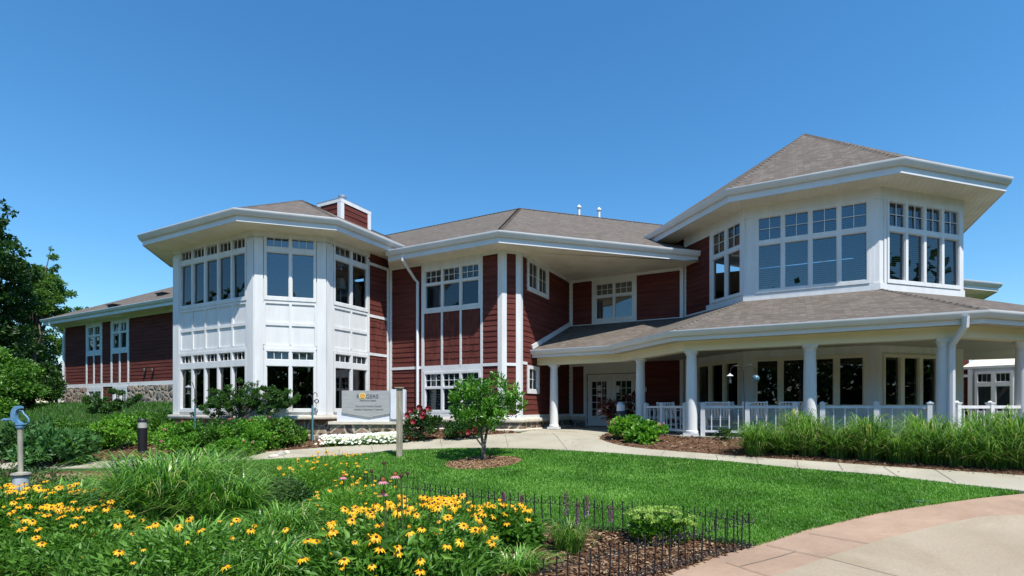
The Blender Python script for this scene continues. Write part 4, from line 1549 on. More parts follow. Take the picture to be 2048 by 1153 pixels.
o = blades('lawn_grass', P3, rng.random(len(p2)) * 6.283, rng.uniform(.028, .060, len(p2)), rng.uniform(.01, .045, len(p2)), .0075 * far, M['g_lawn'], q=.8, nseg=2, rnd=rn)
o['kind'] = 'stuff'

# rough grass on the bank at the left, round the wing
bank = [tuple(p) for p in (W0 + A * 12 + B * 3, W0 - B * 2.5 + A * 10, np.array((-17, 20.5)), np.array((-11.6, 17.6)), KB - A * .2, WR2, W0)]
p2 = scatter(bank, 26000)
P3 = np.column_stack([p2, terr(p2[:, 0], p2[:, 1])])
o = blades('bank_grass', P3, rng.random(len(p2)) * 6.283, rng.uniform(.08, .24, len(p2)), rng.uniform(.04, .18, len(p2)), .012, M['g_shrub'], q=.6, nseg=3, rnd=np.clip(rng.normal(.25, .2, len(p2)), 0, 1))
o['kind'] = 'stuff'

# bark chips on the beds
def chips(name, poly, n, mat, size, dens=None):
    p2 = scatter(poly, n, dens)
    P = np.column_stack([p2, terr(p2[:, 0], p2[:, 1]) + .028 + rng.random(len(p2)) * .012])
    az = rng.random(n) * 6.283
    D = unit(np.stack([np.cos(az), np.sin(az), rng.normal(0, .25, n)], 1))
    L = rng.uniform(.5, 1.4, n) * size
    nr = unit(np.stack([rng.normal(0, .4, n), rng.normal(0, .4, n), np.ones(n)], 1))
    o = leaf_mesh(name, P, D, L, L * rng.uniform(.25, .6, n), mat, None, None, nr, .1)
    o['kind'] = 'stuff'
M['chip'] = leaf_mat('bark_chip', [(.035, .018, .010), (.09, .045, .024), (.19, .11, .06), (.38, .28, .18)], 0.0, .9, .1)
M['chip_tan'] = leaf_mat('tan_chip', [(.12, .06, .03), (.26, .16, .09), (.45, .31, .19)], 0.0, .9, .1)
chips('bed_chips', bed_poly, 16000, M['chip'], .055, lambda p: np.clip((p[:, 0] + 2.5) / 2.5, .1, 1) * np.clip((7.5 / p[:, 1]) ** 2, .1, 1))
chips('porch_bed_chips', right_bed, 9000, M['chip'], .07)
chips('house_bed_chips', left_bed, 9000, M['chip'], .08)
chips('path_debris', path_poly, 330, M['chip'], .035)
chips('ring_chips', ring, 2500, M['chip_tan'], .05)

# ------------------------------------------------------------------ trees
def tree(name, label, base, h, crowns, nl, L, W, leaf, trunk_r, group=None, nclump=60, up=.2, lean=(0, 0), branches=14, bark='bark', shell=.5, low=.35, cat='tree', rfac=1.0):
    """crowns: ellipsoids (dx,dy,dz,rx,ry,rz) relative to the base"""
    t = thing(name, label, cat, (base[0], base[1], base[2]), 0, group)
    b = np.array(base, float)
    cs, rs = [], []
    vol = np.array([c[3] * c[4] * c[5] for c in crowns])
    for i in range(nclump):
        c = crowns[rng.choice(len(crowns), p=vol / vol.sum())]
        d = unit(rng.normal(size=(1, 3)))[0] * rng.random() ** .42
        p = b + np.array(c[:3]) + d * np.array(c[3:])
        cs.append(p)
        rs.append(rfac * rng.uniform(.16, .34) * min(c[3], c[5]))
    cloud('crown', t, M[leaf], cs, rs, nl, L, W, up=up, shell=shell)
    mb = MB()
    top = b + np.array(crowns[0][:3]) + np.array((lean[0], lean[1], crowns[0][5] * .3))
    fork = b + (top - b) * low
    mb.tube([b - (0, 0, .1), b + (fork - b) * .5 + np.array((trunk_r * .4, 0, 0)), fork], trunk_r, 10, trunk_r * .75)
    mb.tube([fork, (fork + top) / 2 + np.array((trunk_r, -trunk_r, 0)), top], trunk_r * .72, 8, trunk_r * .2)
    idx = rng.choice(len(cs), min(branches, len(cs)), replace=False)
    for i in idx:
        f = rng.uniform(0, .6)
        s0 = fork + (top - fork) * f
        m = (s0 + cs[i]) / 2 + np.array((0, 0, .06 * h))
        mb.tube([s0, m, cs[i]], trunk_r * .38, 6, trunk_r * .08)
    mb.build('trunk', M[bark], t)
    return t

def pt3(px, Y, z=None):
    x = (px - CX) / F * Y
    return (x, Y, float(terr(x, Y)) if z is None else z)
def zz(py, Y):
    return EYE + (HY - py) / F * Y

b = pt3(-98, 36)
tree('broadleaf_tree', 'tall dark broadleaf tree at the left edge', b, 14, [(0, 0, 9.2, 4.7, 4.2, 5.4), (.6, 0, 5.0, 4.3, 4.2, 3.4), (-.3, 0, 13.0, 3.6, 3.2, 3.3)], 56000, .29, .19, 'g_tree', .36, 'trees behind the wing', 300, branches=24, rfac=.66)
b = pt3(62, 43)
tree('feathery_tree', 'paler open crowned tree between the dark tree and the wing roof', b, 12, [(.6, 0, 9.3, 2.4, 2.2, 2.6), (2.3, 0, 8.0, 2.3, 2.2, 1.7), (.7, 0, 11.9, 1.3, 1.3, 1.6), (1.6, 0, 5.2, 2.5, 2, 1.5), (-.8, 0, 7.0, 2.0, 2, 2.4)], 24000, .19, .10, 'g_mid', .24, 'trees behind the wing', 130, branches=40, shell=.3, rfac=.7)
b = pt3(120, 47)
tree('shade_tree', 'dark low tree just behind the end of the wing', b, 8, [(-1.6, 0, 4.2, 2.8, 2.5, 2.8), (-3.2, 0, 3.2, 2.4, 2, 2.4)], 9000, .22, .14, 'g_dark', .2, 'trees behind the wing', 40)

def shrub(name, label, base, rx, ry, h, nl, L, W, leaf, group=None, nclump=34, z0=.15, up=.4, droop=0.0, squash=.8, nstem=10, cat='shrub', shell=.45):
    t = thing(name, label, cat, base, 0, group)
    b = np.array(base, float)
    cs, rs = [], []
    for i in range(nclump):
        a, r = rng.random() * 6.283, rng.random() ** .5
        topz = z0 + (h - z0) * math.sqrt(max(0.05, 1 - .85 * r * r))
        z = topz * (rng.random() ** .45)
        cs.append(b + np.array((math.cos(a) * rx * r, math.sin(a) * ry * r, max(z0 * .5, z * .9))))
        rs.append(rng.uniform(.16, .30) * min(rx, h))
    cloud('foliage', t, M[leaf], cs, rs, nl, L, W, up=up, droop=droop, squash=squash, shell=shell)
    mb = MB()
    stems(mb, b, [cs[i] for i in range(min(nstem, nclump))], .012 * max(1, h))
    mb.build('stem', M['bark'], t)
    return t, cs

for i, (px, Y, rx, h, lb) in enumerate([(-75, 26, 2.2, 3.3, 'bright green bush in the corner, leftmost of the row before the tall tree'), (-8, 27, 1.8, 3.7, 'bright green bush below the tall dark tree, tallest of the row'), (58, 28.5, 1.2, 2.9, 'bright green bush close to the white downspout of the wing')]):
    shrub('lilac_bush', lb, pt3(px, Y), rx, 1.6, h, 9000, .16, .10, 'g_shrub' if i != 2 else 'g_dark', 'bushes by the wing', 60)

# shrubs in the house bed
shrub('lilac_bush', 'dark bush far behind, filling the gap between the trees and the wing corner', pt3(108, 44), 2.6, 2.0, 4.2, 6000, .2, .13, 'g_dark', 'bushes by the wing', 50)
# shrubs nearer the house
def bed_shrub(name, label, px, py, rx, h, nl, L, W, leaf, **kw):
    p = at(px, py)
    return shrub(name, label, g3(p), rx, rx * .8, h, nl, L, W, leaf, **kw)
bed_shrub('broadleaf_plant', 'low dark shrub cut off by the left edge of the photo', 5, 925, .75, 1.0, 2600, .13, .075, 'g_dark', nclump=30)
bed_shrub('hosta', 'broad leaved blue green plant just right of the water pump', 108, 934, .95, .95, 3000, .17, .085, 'g_blue', nclump=40, up=.5)
bed_shrub('hosta', 'pale strappy plant behind the blue green broad leaved plant', 70, 898, .8, .95, 1500, .26, .05, 'g_blue', nclump=24, up=.9)
t_, cs_ = bed_shrub('rose_bush', 'bright rose bush left of the black bollard light', 242, 898, .85, 1.05, 4200, .09, .055, 'g_bright', nclump=44)
for px, py, rx, h, lf, lb in ((150, 888, .8, .85, 'g_shrub', 'mid green bush behind the blue green broad leaved plant'), (196, 900, .6, .62, 'g_bright', 'low bright bush at the path, between the broad leaved plant and the rose bush'),
                              (300, 880, .75, .95, 'g_shrub', 'dense green bush directly behind the bollard light'), (338, 868, .6, .85, 'g_dog', 'dark bush against the left corner of the bay base'), (262, 872, .7, .9, 'g_bright', 'bright bush under the multi stemmed tree')):
    bed_shrub('spirea_bush', lb, px, py, rx, h, 4200, .08, .046, lf, nclump=46, group='bushes in the left bed')
# multi-stemmed small tree
p = at(225, 880)
tree('multi_stem_tree', 'small dark multi stemmed tree in front of the wing windows', g3(p), 1.7, [(-.2, 0, 1.25, .85, .6, .36), (.35, .1, 1.42, .60, .5, .32)], 5200, .065, .04, 'g_dog', .020, None, 30, branches=16, low=.25)
p = at(478, 900)
tree('dogwood_tree', 'wide dark small leaved tree spreading before the white bay', g3(p), 2.2, [(-.1, .2, 1.38, 1.0, .55, .42), (.85, .2, 1.38, .72, .5, .40), (-.95, .2, 1.15, .65, .45, .34), (.15, .2, 1.78, .75, .4, .22), (1.1, .2, 1.55, .5, .4, .2)], 12000, .062, .036, 'g_dog', .020, None, 190, branches=60, low=.3, shell=.2, rfac=.7)
rb = [(362, 912, .62, .98, 'rose bush at the left corner of the bay, beside bare mulch', 'g_bright'), (432, 905, .72, .86, 'rose bush under the left half of the dogwood crown', 'g_shrub'), (500, 903, .78, .98, 'rose bush in the middle of the bay front, with pale blooms', 'g_bright'),
      (556, 896, .60, .90, 'rose bush at the right corner of the bay front', 'g_shrub'), (470, 914, .68, .50, 'low spreading rose bush nearest the path, before the bay', 'g_bright')]
for px, py, rx, h, lb, lf in rb:
    t_, cs_ = bed_shrub('rose_bush', lb, px, py, rx, h, 5200, .075, .048, lf, nclump=54, group='rose bushes along the bay')
    for k in range(4):
        c = cs_[rng.integers(len(cs_))] + np.array((0, -.15, .12))
        D = unit(rng.normal(size=(12, 3)) + np.array((0, -.3, .6)))
        leaf_mesh('rose_bloom', np.repeat(c[None], 12, 0), D, .04, .045, M['petal_pink'], t_)
bed_shrub('hosta', 'small yellow green plant at the right foot of the bay bushes', 588, 886, .35, .42, 500, .13, .055, 'g_bright', nclump=14, up=.6)
bed_shrub('hosta', 'tiny yellow green plant on the mulch right of the bollard light', 350, 906, .28, .2, 260, .09, .05, 'g_bright', nclump=10)
# hibiscus with crimson blooms
for px, py, rx, h, lb, fl in ((845, 883, .48, .98, 'crimson flowered hibiscus beside the wooden post', [(-.34, .72), (-.02, .92), (.10, .80), (.22, .90), (-.18, .55), (.05, .7), (-.25, .85)]), (930, 878, .50, .55, 'lower crimson flowered hibiscus half hidden by the lawn tree', [(-.1, .22), (.12, .2), (.28, .24), (-.35, .95), (.3, .3)])):
    t_, cs_ = bed_shrub('hibiscus', lb, px, py, rx, h, 2300, .10, .045, 'g_dark', group='hibiscus under the window', nclump=30)
    bb = np.array(ORG[t_.name])
    for dx, dz in fl:
        if dz > h: continue
        n = 9
        c = bb + np.array((dx, -.36, dz))
        a = np.arange(n) * 6.283 / n
        D = unit(np.stack([np.cos(a), np.full(n, -.45), np.sin(a)], 1))
        leaf_mesh('bloom', np.repeat(c[None], n, 0), D, .10, .085, M['petal_red'], t_, None, np.repeat(np.array([[0, 1., .2]]), n, 0), .1)
# white bedding flowers in a row before the sign
wp = [(660, 893), (680, 892), (700, 892), (720, 891), (740, 890), (760, 889), (779, 888), (798, 887)]
for px, py in wp:
    p = at(px, py)
    t = thing('white_impatiens', 'low white flowering bedding plant in the row under the sign wall', 'plant', g3(p), 0, 'white bedding row')
    b = np.array(g3(p))
    cloud('foliage', t, M['g_shrub'], [b + np.array((0, 0, .07))], [.17], 160, .06, .045, squash=.5)
    n = 130
    q = b + np.column_stack([rng.normal(0, .13, n), rng.normal(-.02, .11, n), rng.uniform(.06, .30, n)])
    for_k = np.repeat(q, 5, 0)
    a = np.tile(np.arange(5) * 6.283 / 5, n)
    D = unit(np.stack([np.cos(a), np.sin(a) * .7 - .25, np.sin(a) * .5 + .35], 1))
    leaf_mesh('blossom', for_k, D, .042, .044, M['petal_white'], t, None, np.repeat(unit(np.array([[0, -.7, .7]])), 5 * n, 0), .08)
for px, py, lb in ((650, 889, 'coral flowered bedding plant at the left end of the white row'), (816, 884, 'coral flowered bedding plant right of the wooden post')):
    b = np.array(g3(at(px, py)))
    t = thing('coral_impatiens', lb, 'plant', b, 0, 'coral bedding plants')
    cloud('foliage', t, M['g_shrub'], [b + np.array((0, 0, .06))], [.09], 60, .05, .04)
    q = b + np.column_stack([rng.normal(0, .07, 60), rng.normal(-.04, .06, 60), rng.uniform(.05, .2, 60)])
    leaf_mesh('blossom', q, unit(rng.normal(size=(60, 3)) + np.array((0, -.5, .5))), .045, .04, M['petal_orange'], t)

# the young tree on the lawn
b = np.array(g3(at(967, 921)))
t = thing('young_magnolia', 'young bright green tree with forked trunk on its mulch ring in the lawn', 'tree', b)
mb = MB()
trunk_pts = [[(0, 0, -.05), (.0, 0, .18), (.015, 0, .33)], [(.015, 0, .33), (.07, .02, .62), (.10, .0, 1.0), (.12, 0, 1.45)], [(.0, 0, .30), (-.06, .0, .62), (-.14, .04, 1.0), (-.2, .05, 1.35)], [(.01, 0, .26), (-.16, -.02, .48), (-.26, -.03, .72), (-.42, 0, 1.0)],
             [(.08, .02, .62), (.26, .05, .9), (.42, .04, 1.15)], [(-.1, .02, .85), (-.34, .1, 1.1), (-.5, .1, 1.25)], [(.1, 0, .9), (.3, -.15, 1.2), (.5, -.2, 1.4)], [(-.05, .0, .6), (.02, .25, .95), (.05, .4, 1.3)], [(.1, 0, 1.1), (.22, .1, 1.5), (.3, .1, 1.78)]]
for i, tp in enumerate(trunk_pts):
    r0 = .052 if i == 0 else (.036 if i < 3 else .018)
    mb.tube([b + np.array(q) for q in tp], r0, 8, r0 * (.85 if i == 0 else .3))
mb.build('trunk', M['bark'], t)
cs, rs = [], []
for i in range(95):
    d = unit(rng.normal(size=(1, 3)))[0] * rng.random() ** .38
    p = np.array((.03, 0, 1.17)) + d * np.array((.80, .70, .58))
    if p[2] < .72 and abs(p[0]) < .25: p[2] += .3
    if p[0] > .3: p[2] += .06
    cs.append(b + p)
    rs.append(rng.uniform(.09, .15))
cs += [b + np.array(q) for q in ((.22, 0, 1.80), (.26, 0, 1.88), (.75, 0, 1.30), (.84, -.05, 1.22))]
rs += [.09, .06, .10, .08]
cloud('crown', t, M['g_mag'], cs, rs, 4000, .105, .042, up=.75, shell=.2, squash=1.0)

# hydrangeas by the entrance
for px, py, rx, h, lb in ((1256, 878, .46, .56, 'hydrangea with pink heads left, in front of the bin'), (1298, 883, .50, .44, 'hydrangea with pink heads right, in front of the railing')):
    b = np.array(g3(at(px, py)))
    t_, cs_ = shrub('hydrangea', lb, b, rx, rx * .8, h, 1100, .12, .085, 'g_bright', 'hydrangeas at the porch corner', 24, .1, .5)
    for dx, dz in ((-.36, h * .72), (.38, h * .68)) if px < 1280 else ((.22, h * .9),):
        c = b + np.array((dx, -.18, dz))
        n = 30
        leaf_mesh('flower_head', c + rng.normal(0, .028, (n, 3)), unit(rng.normal(size=(n, 3)) + np.array((0, -.4, .5))), .035, .035, M['petal_pink'], t_)
b = np.array(g3(at(1449, 882)))
shrub('dwarf_shrub', 'tiny dark shrub at the foot of the first railing, left of the tall grass', b, .22, .2, .30, 500, .045, .03, 'g_dark', None, 12, .05)

# ornamental grass row along the porch
gl = [(1512, 916, .80), (1566, 914, .86), (1622, 917, .84), (1680, 921, .84), (1742, 926, .82), (1806, 931, .88), (1868, 934, .86), (1930, 939, .86), (1992, 943, .94), (2052, 944, 1.0), (2110, 948, 1.0), (1600, 900, .8), (1720, 906, .82), (1850, 914, .85), (1975, 920, .95)]
nth = ['first', 'second', 'third', 'fourth', 'fifth', 'sixth', 'seventh', 'eighth', 'ninth', 'tenth', 'eleventh']
for i, (px, py, h) in enumerate(gl):
    pg = at(px, py) + B * (.28 if i < 11 else .1)
    b = np.array(g3(pg))
    lb = ('arching tall grass clump along the porch walk, %s from the left in the front row' % nth[i]) if i < 11 else 'tall grass clump in the back row, right against the porch railing'
    t = thing('ornamental_grass', lb, 'grass', b, 0, 'tall grasses along the porch' if i < 11 else 'back row of tall grasses')
    n = 760
    h *= .90 * (1.0, .74, 1.10, .84, 1.18, .78, 1.04)[i % 7]
    a = rng.random(n) * 6.283
    rr_ = .20 * rng.random(n) ** .6
    P = b + np.column_stack([np.cos(a) * rr_, np.sin(a) * rr_, np.zeros(n)])
    q = rng.uniform(1.3, 3.6, n)
    blades('grass_leaf', P, a + rng.normal(0, .8, n), h * rng.uniform(.22, .78, n) * .9, rng.uniform(.15, .72, n), .0135, M['g_grass'], t, q, 5)

# ------------------------------------------------------------------ the flower bed in front
def flower_meshes(n=12, droop=1.0, gap=(), wd=1.0):
    V, Fc, r = [], [], []
    V, Fc, r = [], [], []
    for i in [q for q in range(n) if q not in gap]:
        a = i * 6.283 / n + .12 * math.sin(i * 7.7)
        ca, sa = math.cos(a), math.sin(a)
        L = .040 * (1 + .08 * math.sin(i * 5.1))
        for rr, w, z in ((.007, .004, .0), (.024, .0072 * wd, -.003 * droop), (L * (1.12 - .12 * droop), .0035, droop * (-.015 - .006 * math.sin(i * 3.3)))):
            V += [(ca * rr - sa * w, sa * rr + ca * w, z), (ca * rr + sa * w, sa * rr - ca * w, z)]
        o = len(V) - 6
        Fc += [(o, o + 1, o + 3, o + 2), (o + 2, o + 3, o + 5, o + 4)]
        r += [random.random()] * 6
    pet = np_mesh('flower', V, np.array(Fc), False, r)
    pet.materials.append(M['petal'])
    mb = MB()
    mb.lathe((0, 0, -.004), [(.010, 0), (.0115, .005), (.009, .011), (.004, .0145), (.0004, .0155)], 10)
    c = mb.build('flower_centre', M['seed'], None, True)
    me = c.data
    bpy.data.objects.remove(c)
    return pet, me
PETS = [flower_meshes(), flower_meshes(13, 1.5, (4,)), flower_meshes(11, .35, (), 1.15), flower_meshes(12, 2.2, (2, 3, 8), .85), flower_meshes(14, 1.3, (), .85)]
CEN = PETS[0][1]

def add_flower(t, p, size=1.0, tilt=None):
    base = np.array(ORG[t.name])
    f = bpy.data.objects.new('flower', PETS[int(rng.choice(5, p=(.33, .2, .22, .07, .18)))][0])
    COL.objects.link(f)
    f.parent = t
    f.location = tuple(np.array(p) - base)
    a = rng.uniform(-1.2, 1.2)
    tl = rng.uniform(.12, .75) if tilt is None else tilt
    nz = Vector((math.sin(tl) * math.sin(a) * .9 + .08, -math.sin(tl) * math.cos(a), math.cos(tl)))
    f.rotation_euler = nz.to_track_quat('Z', 'Y').to_euler()
    f.scale = (size * rng.uniform(.9, 1.08), size * rng.uniform(.9, 1.08), size)
    c = bpy.data.objects.new('flower_centre', CEN)
    COL.objects.link(c)
    c.parent = f

def coneflower_bed(name, label, cx, cy, rx, ry, h, nfl, nleaf, size=1.0, group=None, leafcol='g_shrub', bias=.5, L=.095, W=.028, nst=70, cat='flower plant', rim=.72):
    b = np.array(g3((cx, cy)))
    t = thing(name, label, cat, b, 0, group)
    n = int(nleaf * 1.7)
    a, r = rng.random(n) * 6.283, rng.random(n) ** .5
    top = h * np.sqrt(np.clip(1 - rim * r ** 3, .1, 1))
    z = top * .9 * rng.random(n) ** .6
    P = np.column_stack([cx + np.cos(a) * rx * r, cy + np.sin(a) * ry * r, z])
    P[:, 2] += terr(P[:, 0], P[:, 1])
    D = unit(np.stack([np.cos(a) * .5, np.sin(a) * .5, np.full(n, .35)], 1) + rng.normal(size=(n, 3)) * .5)
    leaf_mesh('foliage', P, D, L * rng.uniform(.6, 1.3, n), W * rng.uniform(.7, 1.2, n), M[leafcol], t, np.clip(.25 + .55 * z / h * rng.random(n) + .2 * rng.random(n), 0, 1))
    mb = MB()
    pts = []
    for i in range(nfl):
        for _ in range(40):
            a, r = rng.random() * 6.283, rng.random() ** bias
            x, y = cx + math.cos(a) * rx * r, cy + math.sin(a) * ry * r
            z = float(terr(x, y)) + h * math.sqrt(max(.12, 1 - rim * r ** 3)) * rng.uniform(.90, 1.10) + .04
            if all((x - q[0]) ** 2 + (y - q[1]) ** 2 + (z - q[2]) ** 2 > (.058 * size) ** 2 for q in pts):
                break
        pts.append((x, y, z))
        add_flower(t, (x, y, z), size * (rng.uniform(.82, 1.14) if rng.random() > .14 else rng.uniform(.42, .62)))
        if i < nst:
            g0 = (x + rng.normal(0, .05), y + rng.normal(0, .05), float(terr(x, y)) + .05)
            mb.tube([g0, ((x + g0[0]) / 2 + .01, (y + g0[1]) / 2, (z + g0[2]) / 2), (x, y, z - .006)], .0035, 5, cap=False)
    mb.build('stem', M['stem'], t)
    return t
M['stem'] = plain('green_stem', (.05, .11, .025), .6)

coneflower_bed('rudbeckia', 'dense clump of black eyed yellow daisies, fullest in the bed', -1.0, 4.7, .86, 1.05, .66, 100, 5600, 1.12, 'yellow daisy clumps', 'g_shrub', .55)
coneflower_bed('rudbeckia', 'yellow daisies round the foot of the water pump', -5.85, 6.2, 1.0, .85, .60, 98, 5600, 1.03, 'yellow daisy clumps', 'g_shrub', .55)
coneflower_bed('rudbeckia', 'small separate clump of yellow daisies right of the dense clump, by the fence', -.12, 6.02, .44, .40, .44, 32, 1700, 1.05, 'yellow daisy clumps', 'g_shrub', .6, .12, .045)
coneflower_bed('rudbeckia', 'scattered yellow daisies among strap leaves at the lower left', -2.95, 4.75, .9, .9, .46, 18, 3200, 1.05, 'yellow daisy clumps', 'g_shrub', .5)
coneflower_bed('rudbeckia', 'few yellow daisies at the lower left corner beside the pink paving', -4.3, 5.1, .75, .55, .36, 13, 2600, 1.0, 'yellow daisy clumps', 'g_shrub', .5)
coneflower_bed('rudbeckia', 'yellow daisies at the back of the dense clump, under the pink coneflowers', -.78, 5.45, .55, .45, .60, 46, 2400, 1.15, 'yellow daisy clumps', 'g_shrub', .6)
coneflower_bed('rudbeckia', 'yellow daisies sloping down between the pump corner and the tall strap leaves', -4.75, 5.65, .65, .55, .48, 42, 2600, 1.05, 'yellow daisy clumps', 'g_shrub', .55)
coneflower_bed('coreopsis', 'tall sparse small yellow flowers before the path, left of the wooden post', -3.35, 9.1, .85, 1.25, .62, 72, 4200, .72, 'small yellow flowers', 'g_bright', .5, .09, .014)
coneflower_bed('coreopsis', 'loose small yellow flowers between the pink coneflowers and the path', -2.15, 7.35, .75, .8, .46, 34, 3200, .68, 'small yellow flowers', 'g_bright', .5, .09, .014)
coneflower_bed('aster_plant', 'dark leafy flowerless plant left of the small yellow flowers', -3.9, 7.9, .85, .7, .55, 3, 4200, .8, None, 'g_dark', .5, .085, .028)

def lily(name, label, cx, cy, r, h, n, lean, w, leaf='g_lily', group=None, cat='plant', q=(1.2, 2.6)):
    b = np.array(g3((cx, cy)))
    t = thing(name, label, cat, b, 0, group)
    a = rng.random(n) * 6.283
    rr = r * rng.random(n) ** .6
    P = np.column_stack([cx + np.cos(a) * rr, cy + np.sin(a) * rr, np.zeros(n)])
    P[:, 2] = terr(P[:, 0], P[:, 1])
    blades('leaf', P, a + rng.normal(0, .7, n), h * rng.uniform(.4, .8, n), lean * rng.uniform(.4, 1.2, n), w, M[leaf], t, rng.uniform(q[0], q[1], n), 6)
    return t
lg = 'strap leaved clumps in the bed'
lily('daylily', 'big arching strap leaved clump left of the bed centre, tallest in the bed', -4.55, 6.85, .50, 1.12, 1000, .85, .019, group=lg)
lily('daylily', 'arching strap leaved clump just behind the tallest one, nearer the path', -4.75, 8.0, .46, 1.05, 760, .75, .017, group=lg)
lily('daylily', 'arching strap leaved clump right of the tallest one', -3.75, 6.75, .42, .86, 640, .66, .018, group=lg)
lily('daylily', 'strap leaved clump in the middle of the bed, before the dark leafy plant', -2.75, 6.15, .34, .50, 380, .46, .019, group=lg)
lily('daylily', 'strap leaved clump at the bottom edge, left of the dense daisies', -2.15, 4.65, .34, .42, 420, .46, .018, group=lg)
lily('daylily', 'strap leaved clump among the scattered daisies at lower left', -3.45, 5.5, .34, .44, 380, .48, .019, group=lg)
lily('daylily', 'grassy clump at the bottom edge beside the front fence', .06, 5.0, .20, .26, 260, .34, .013, group=lg)
lily('daylily', 'strap leaved clump left of the daisies in the pump corner', -6.4, 7.6, .4, .6, 300, .5, .019, group=lg)
# liatris with flower spikes
t = lily('liatris', 'grassy tuft with upright purple brown flower spikes inside the fence', .62, 5.72, .16, .40, 320, .26, .010, 'g_grass')
for dx, dy, zt, l_ in ((-.02, .05, .66, .26), (.09, -.05, .56, .24), (.21, .05, .62, .24), (.50, .2, .46, .18), (-.72, .5, .58, .12), (-.5, .5, .54, .1)):
    x, y = .62 + dx, 5.72 + dy
    g0 = float(terr(x, y))
    mb = MB()
    mb.tube([(x - dx * .5, y - dy * .5, g0), (x, y, g0 + zt - l_), (x, y, g0 + zt)], .004, 5)
    st = mb.build('flower_stalk', M['stem'], t)
    n = 150
    f = rng.random(n)
    a = rng.random(n) * 6.283
    P = np.column_stack([x + np.cos(a) * .009, y + np.sin(a) * .009, g0 + zt - l_ * (1 - f)])
    leaf_mesh('flower_spike', P, unit(np.stack([np.cos(a), np.sin(a), np.full(n, .5)], 1)), .022, .012, M['purple'], st, np.clip(1 - f + rng.normal(0, .15, n), 0, 1))
# sedum
b = np.array(g3((1.70, 6.02)))
t = thing('sedum', 'pale green flat headed sedum inside the fence near the drive', 'plant', b)
n = 620
a, r = rng.random(n) * 6.283, rng.random(n) ** .5
P = b + np.column_stack([np.cos(a) * r * .30, np.sin(a) * r * .28, .05 + .26 * rng.random(n)])
leaf_mesh('foliage', P, unit(np.stack([np.cos(a), np.sin(a), np.full(n, .6)], 1) + rng.normal(size=(n, 3)) * .3), .075, .04, M['g_shrub'], t)
for i in range(34):
    a, r = rng.random() * 6.283, rng.random() ** .5 * .40
    c = b + np.array((math.cos(a) * r, math.sin(a) * r * .9, .40 * math.sqrt(max(.2, 1 - (r / .5) ** 2)) + rng.uniform(-.02, .05)))
    n = 90
    q = c + np.column_stack([rng.normal(0, .024, n), rng.normal(0, .024, n), rng.normal(0, .007, n)])
    leaf_mesh('flower_head', q, unit(rng.normal(size=(n, 3)) * .5 + np.array((0, -.2, 1))), .022, .020, M['g_sedum'], t)
# pink coneflowers with dark seed heads
b = np.array(g3((-.98, 4.05)))
t = thing('coneflower', 'tall pink coneflower with dark seed heads rising over the dense yellow daisies', 'flower plant', b)
mb = MB()
heads = [(766, 961, 3.95, 1), (790, 950, 4.15, 1), (801, 951, 4.1, 0), (766, 985, 4.0, 1), (686, 953, 5.2, 1), (768, 928, 4.0, 2), (743, 944, 4.3, 2), (815, 949, 4.3, 2), (803, 953, 4.0, 2)]
for px, py, Y, kind in heads:
    c = np.array(((px - CX) / F * Y, Y, zz(py, Y)))
    g0 = np.array((c[0] + rng.normal(0, .03), c[1] + .1, float(terr(c[0], c[1]))))
    mb.tube([g0, (g0 + c) / 2 + np.array((.015, 0, 0)), c], .0045, 5)
    m2 = MB()
    m2.lathe(c - np.array((0, 0, .006)), [(.014, 0), (.017, .008), (.013, .02), (.005, .027), (.0005, .028)] if kind else [(.010, 0), (.013, .006), (.009, .018), (.0005, .022)], 12)
    hd_ = m2.build('flower_centre' if kind != 2 else 'seed_head', M['cone'] if kind != 2 else M['seed'], t)
    if kind == 1:
        n = 15
        a = np.arange(n) * 6.283 / n
        D = unit(np.stack([np.cos(a), np.sin(a), np.full(n, -.55)], 1))
        leaf_mesh('petals', c + D * .012, D, .042, .014, M['petal_pink'], hd_, None, np.repeat(np.array([[0, 0, 1.]]), n, 0), .05)
mb.build('stem', M['stem'], t)
n = 260
P = b + np.column_stack([rng.normal(0, .16, n), rng.normal(0, .14, n), rng.uniform(.05, .62, n)])
leaf_mesh('foliage', P, unit(rng.normal(size=(n, 3)) + np.array((0, 0, .1))), .13, .045, M['g_shrub'], t)

# low green carpet filling the bed between the clumps
gc_poly = [tuple(at(*p)) for p in ((-200, 975), (60, 985), (200, 985), (300, 945), (480, 935), (560, 955), (690, 992), (800, 1020), (900, 1040), (960, 1060))] + [(-.25, 5.2), (-.2, 4.6), (-.3, 3.75), (-1.2, 3.15), (-3.3, 3.75), tuple(at(95, 1146)), tuple(at(0, 1112)), (-7.4, 6.7)]
n = 48000
p2 = scatter(gc_poly, n, lambda p: np.clip((6.0 / p[:, 1]) ** 1.6, .1, 1))
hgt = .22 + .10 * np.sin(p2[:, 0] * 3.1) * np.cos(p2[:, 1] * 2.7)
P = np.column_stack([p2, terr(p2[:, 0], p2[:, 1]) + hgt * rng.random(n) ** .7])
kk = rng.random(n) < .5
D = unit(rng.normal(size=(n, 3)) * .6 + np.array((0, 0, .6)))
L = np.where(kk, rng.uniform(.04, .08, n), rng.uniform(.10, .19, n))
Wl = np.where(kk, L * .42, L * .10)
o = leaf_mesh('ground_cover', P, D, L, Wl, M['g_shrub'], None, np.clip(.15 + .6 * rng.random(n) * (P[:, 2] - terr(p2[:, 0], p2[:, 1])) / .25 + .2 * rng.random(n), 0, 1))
o['kind'] = 'stuff'
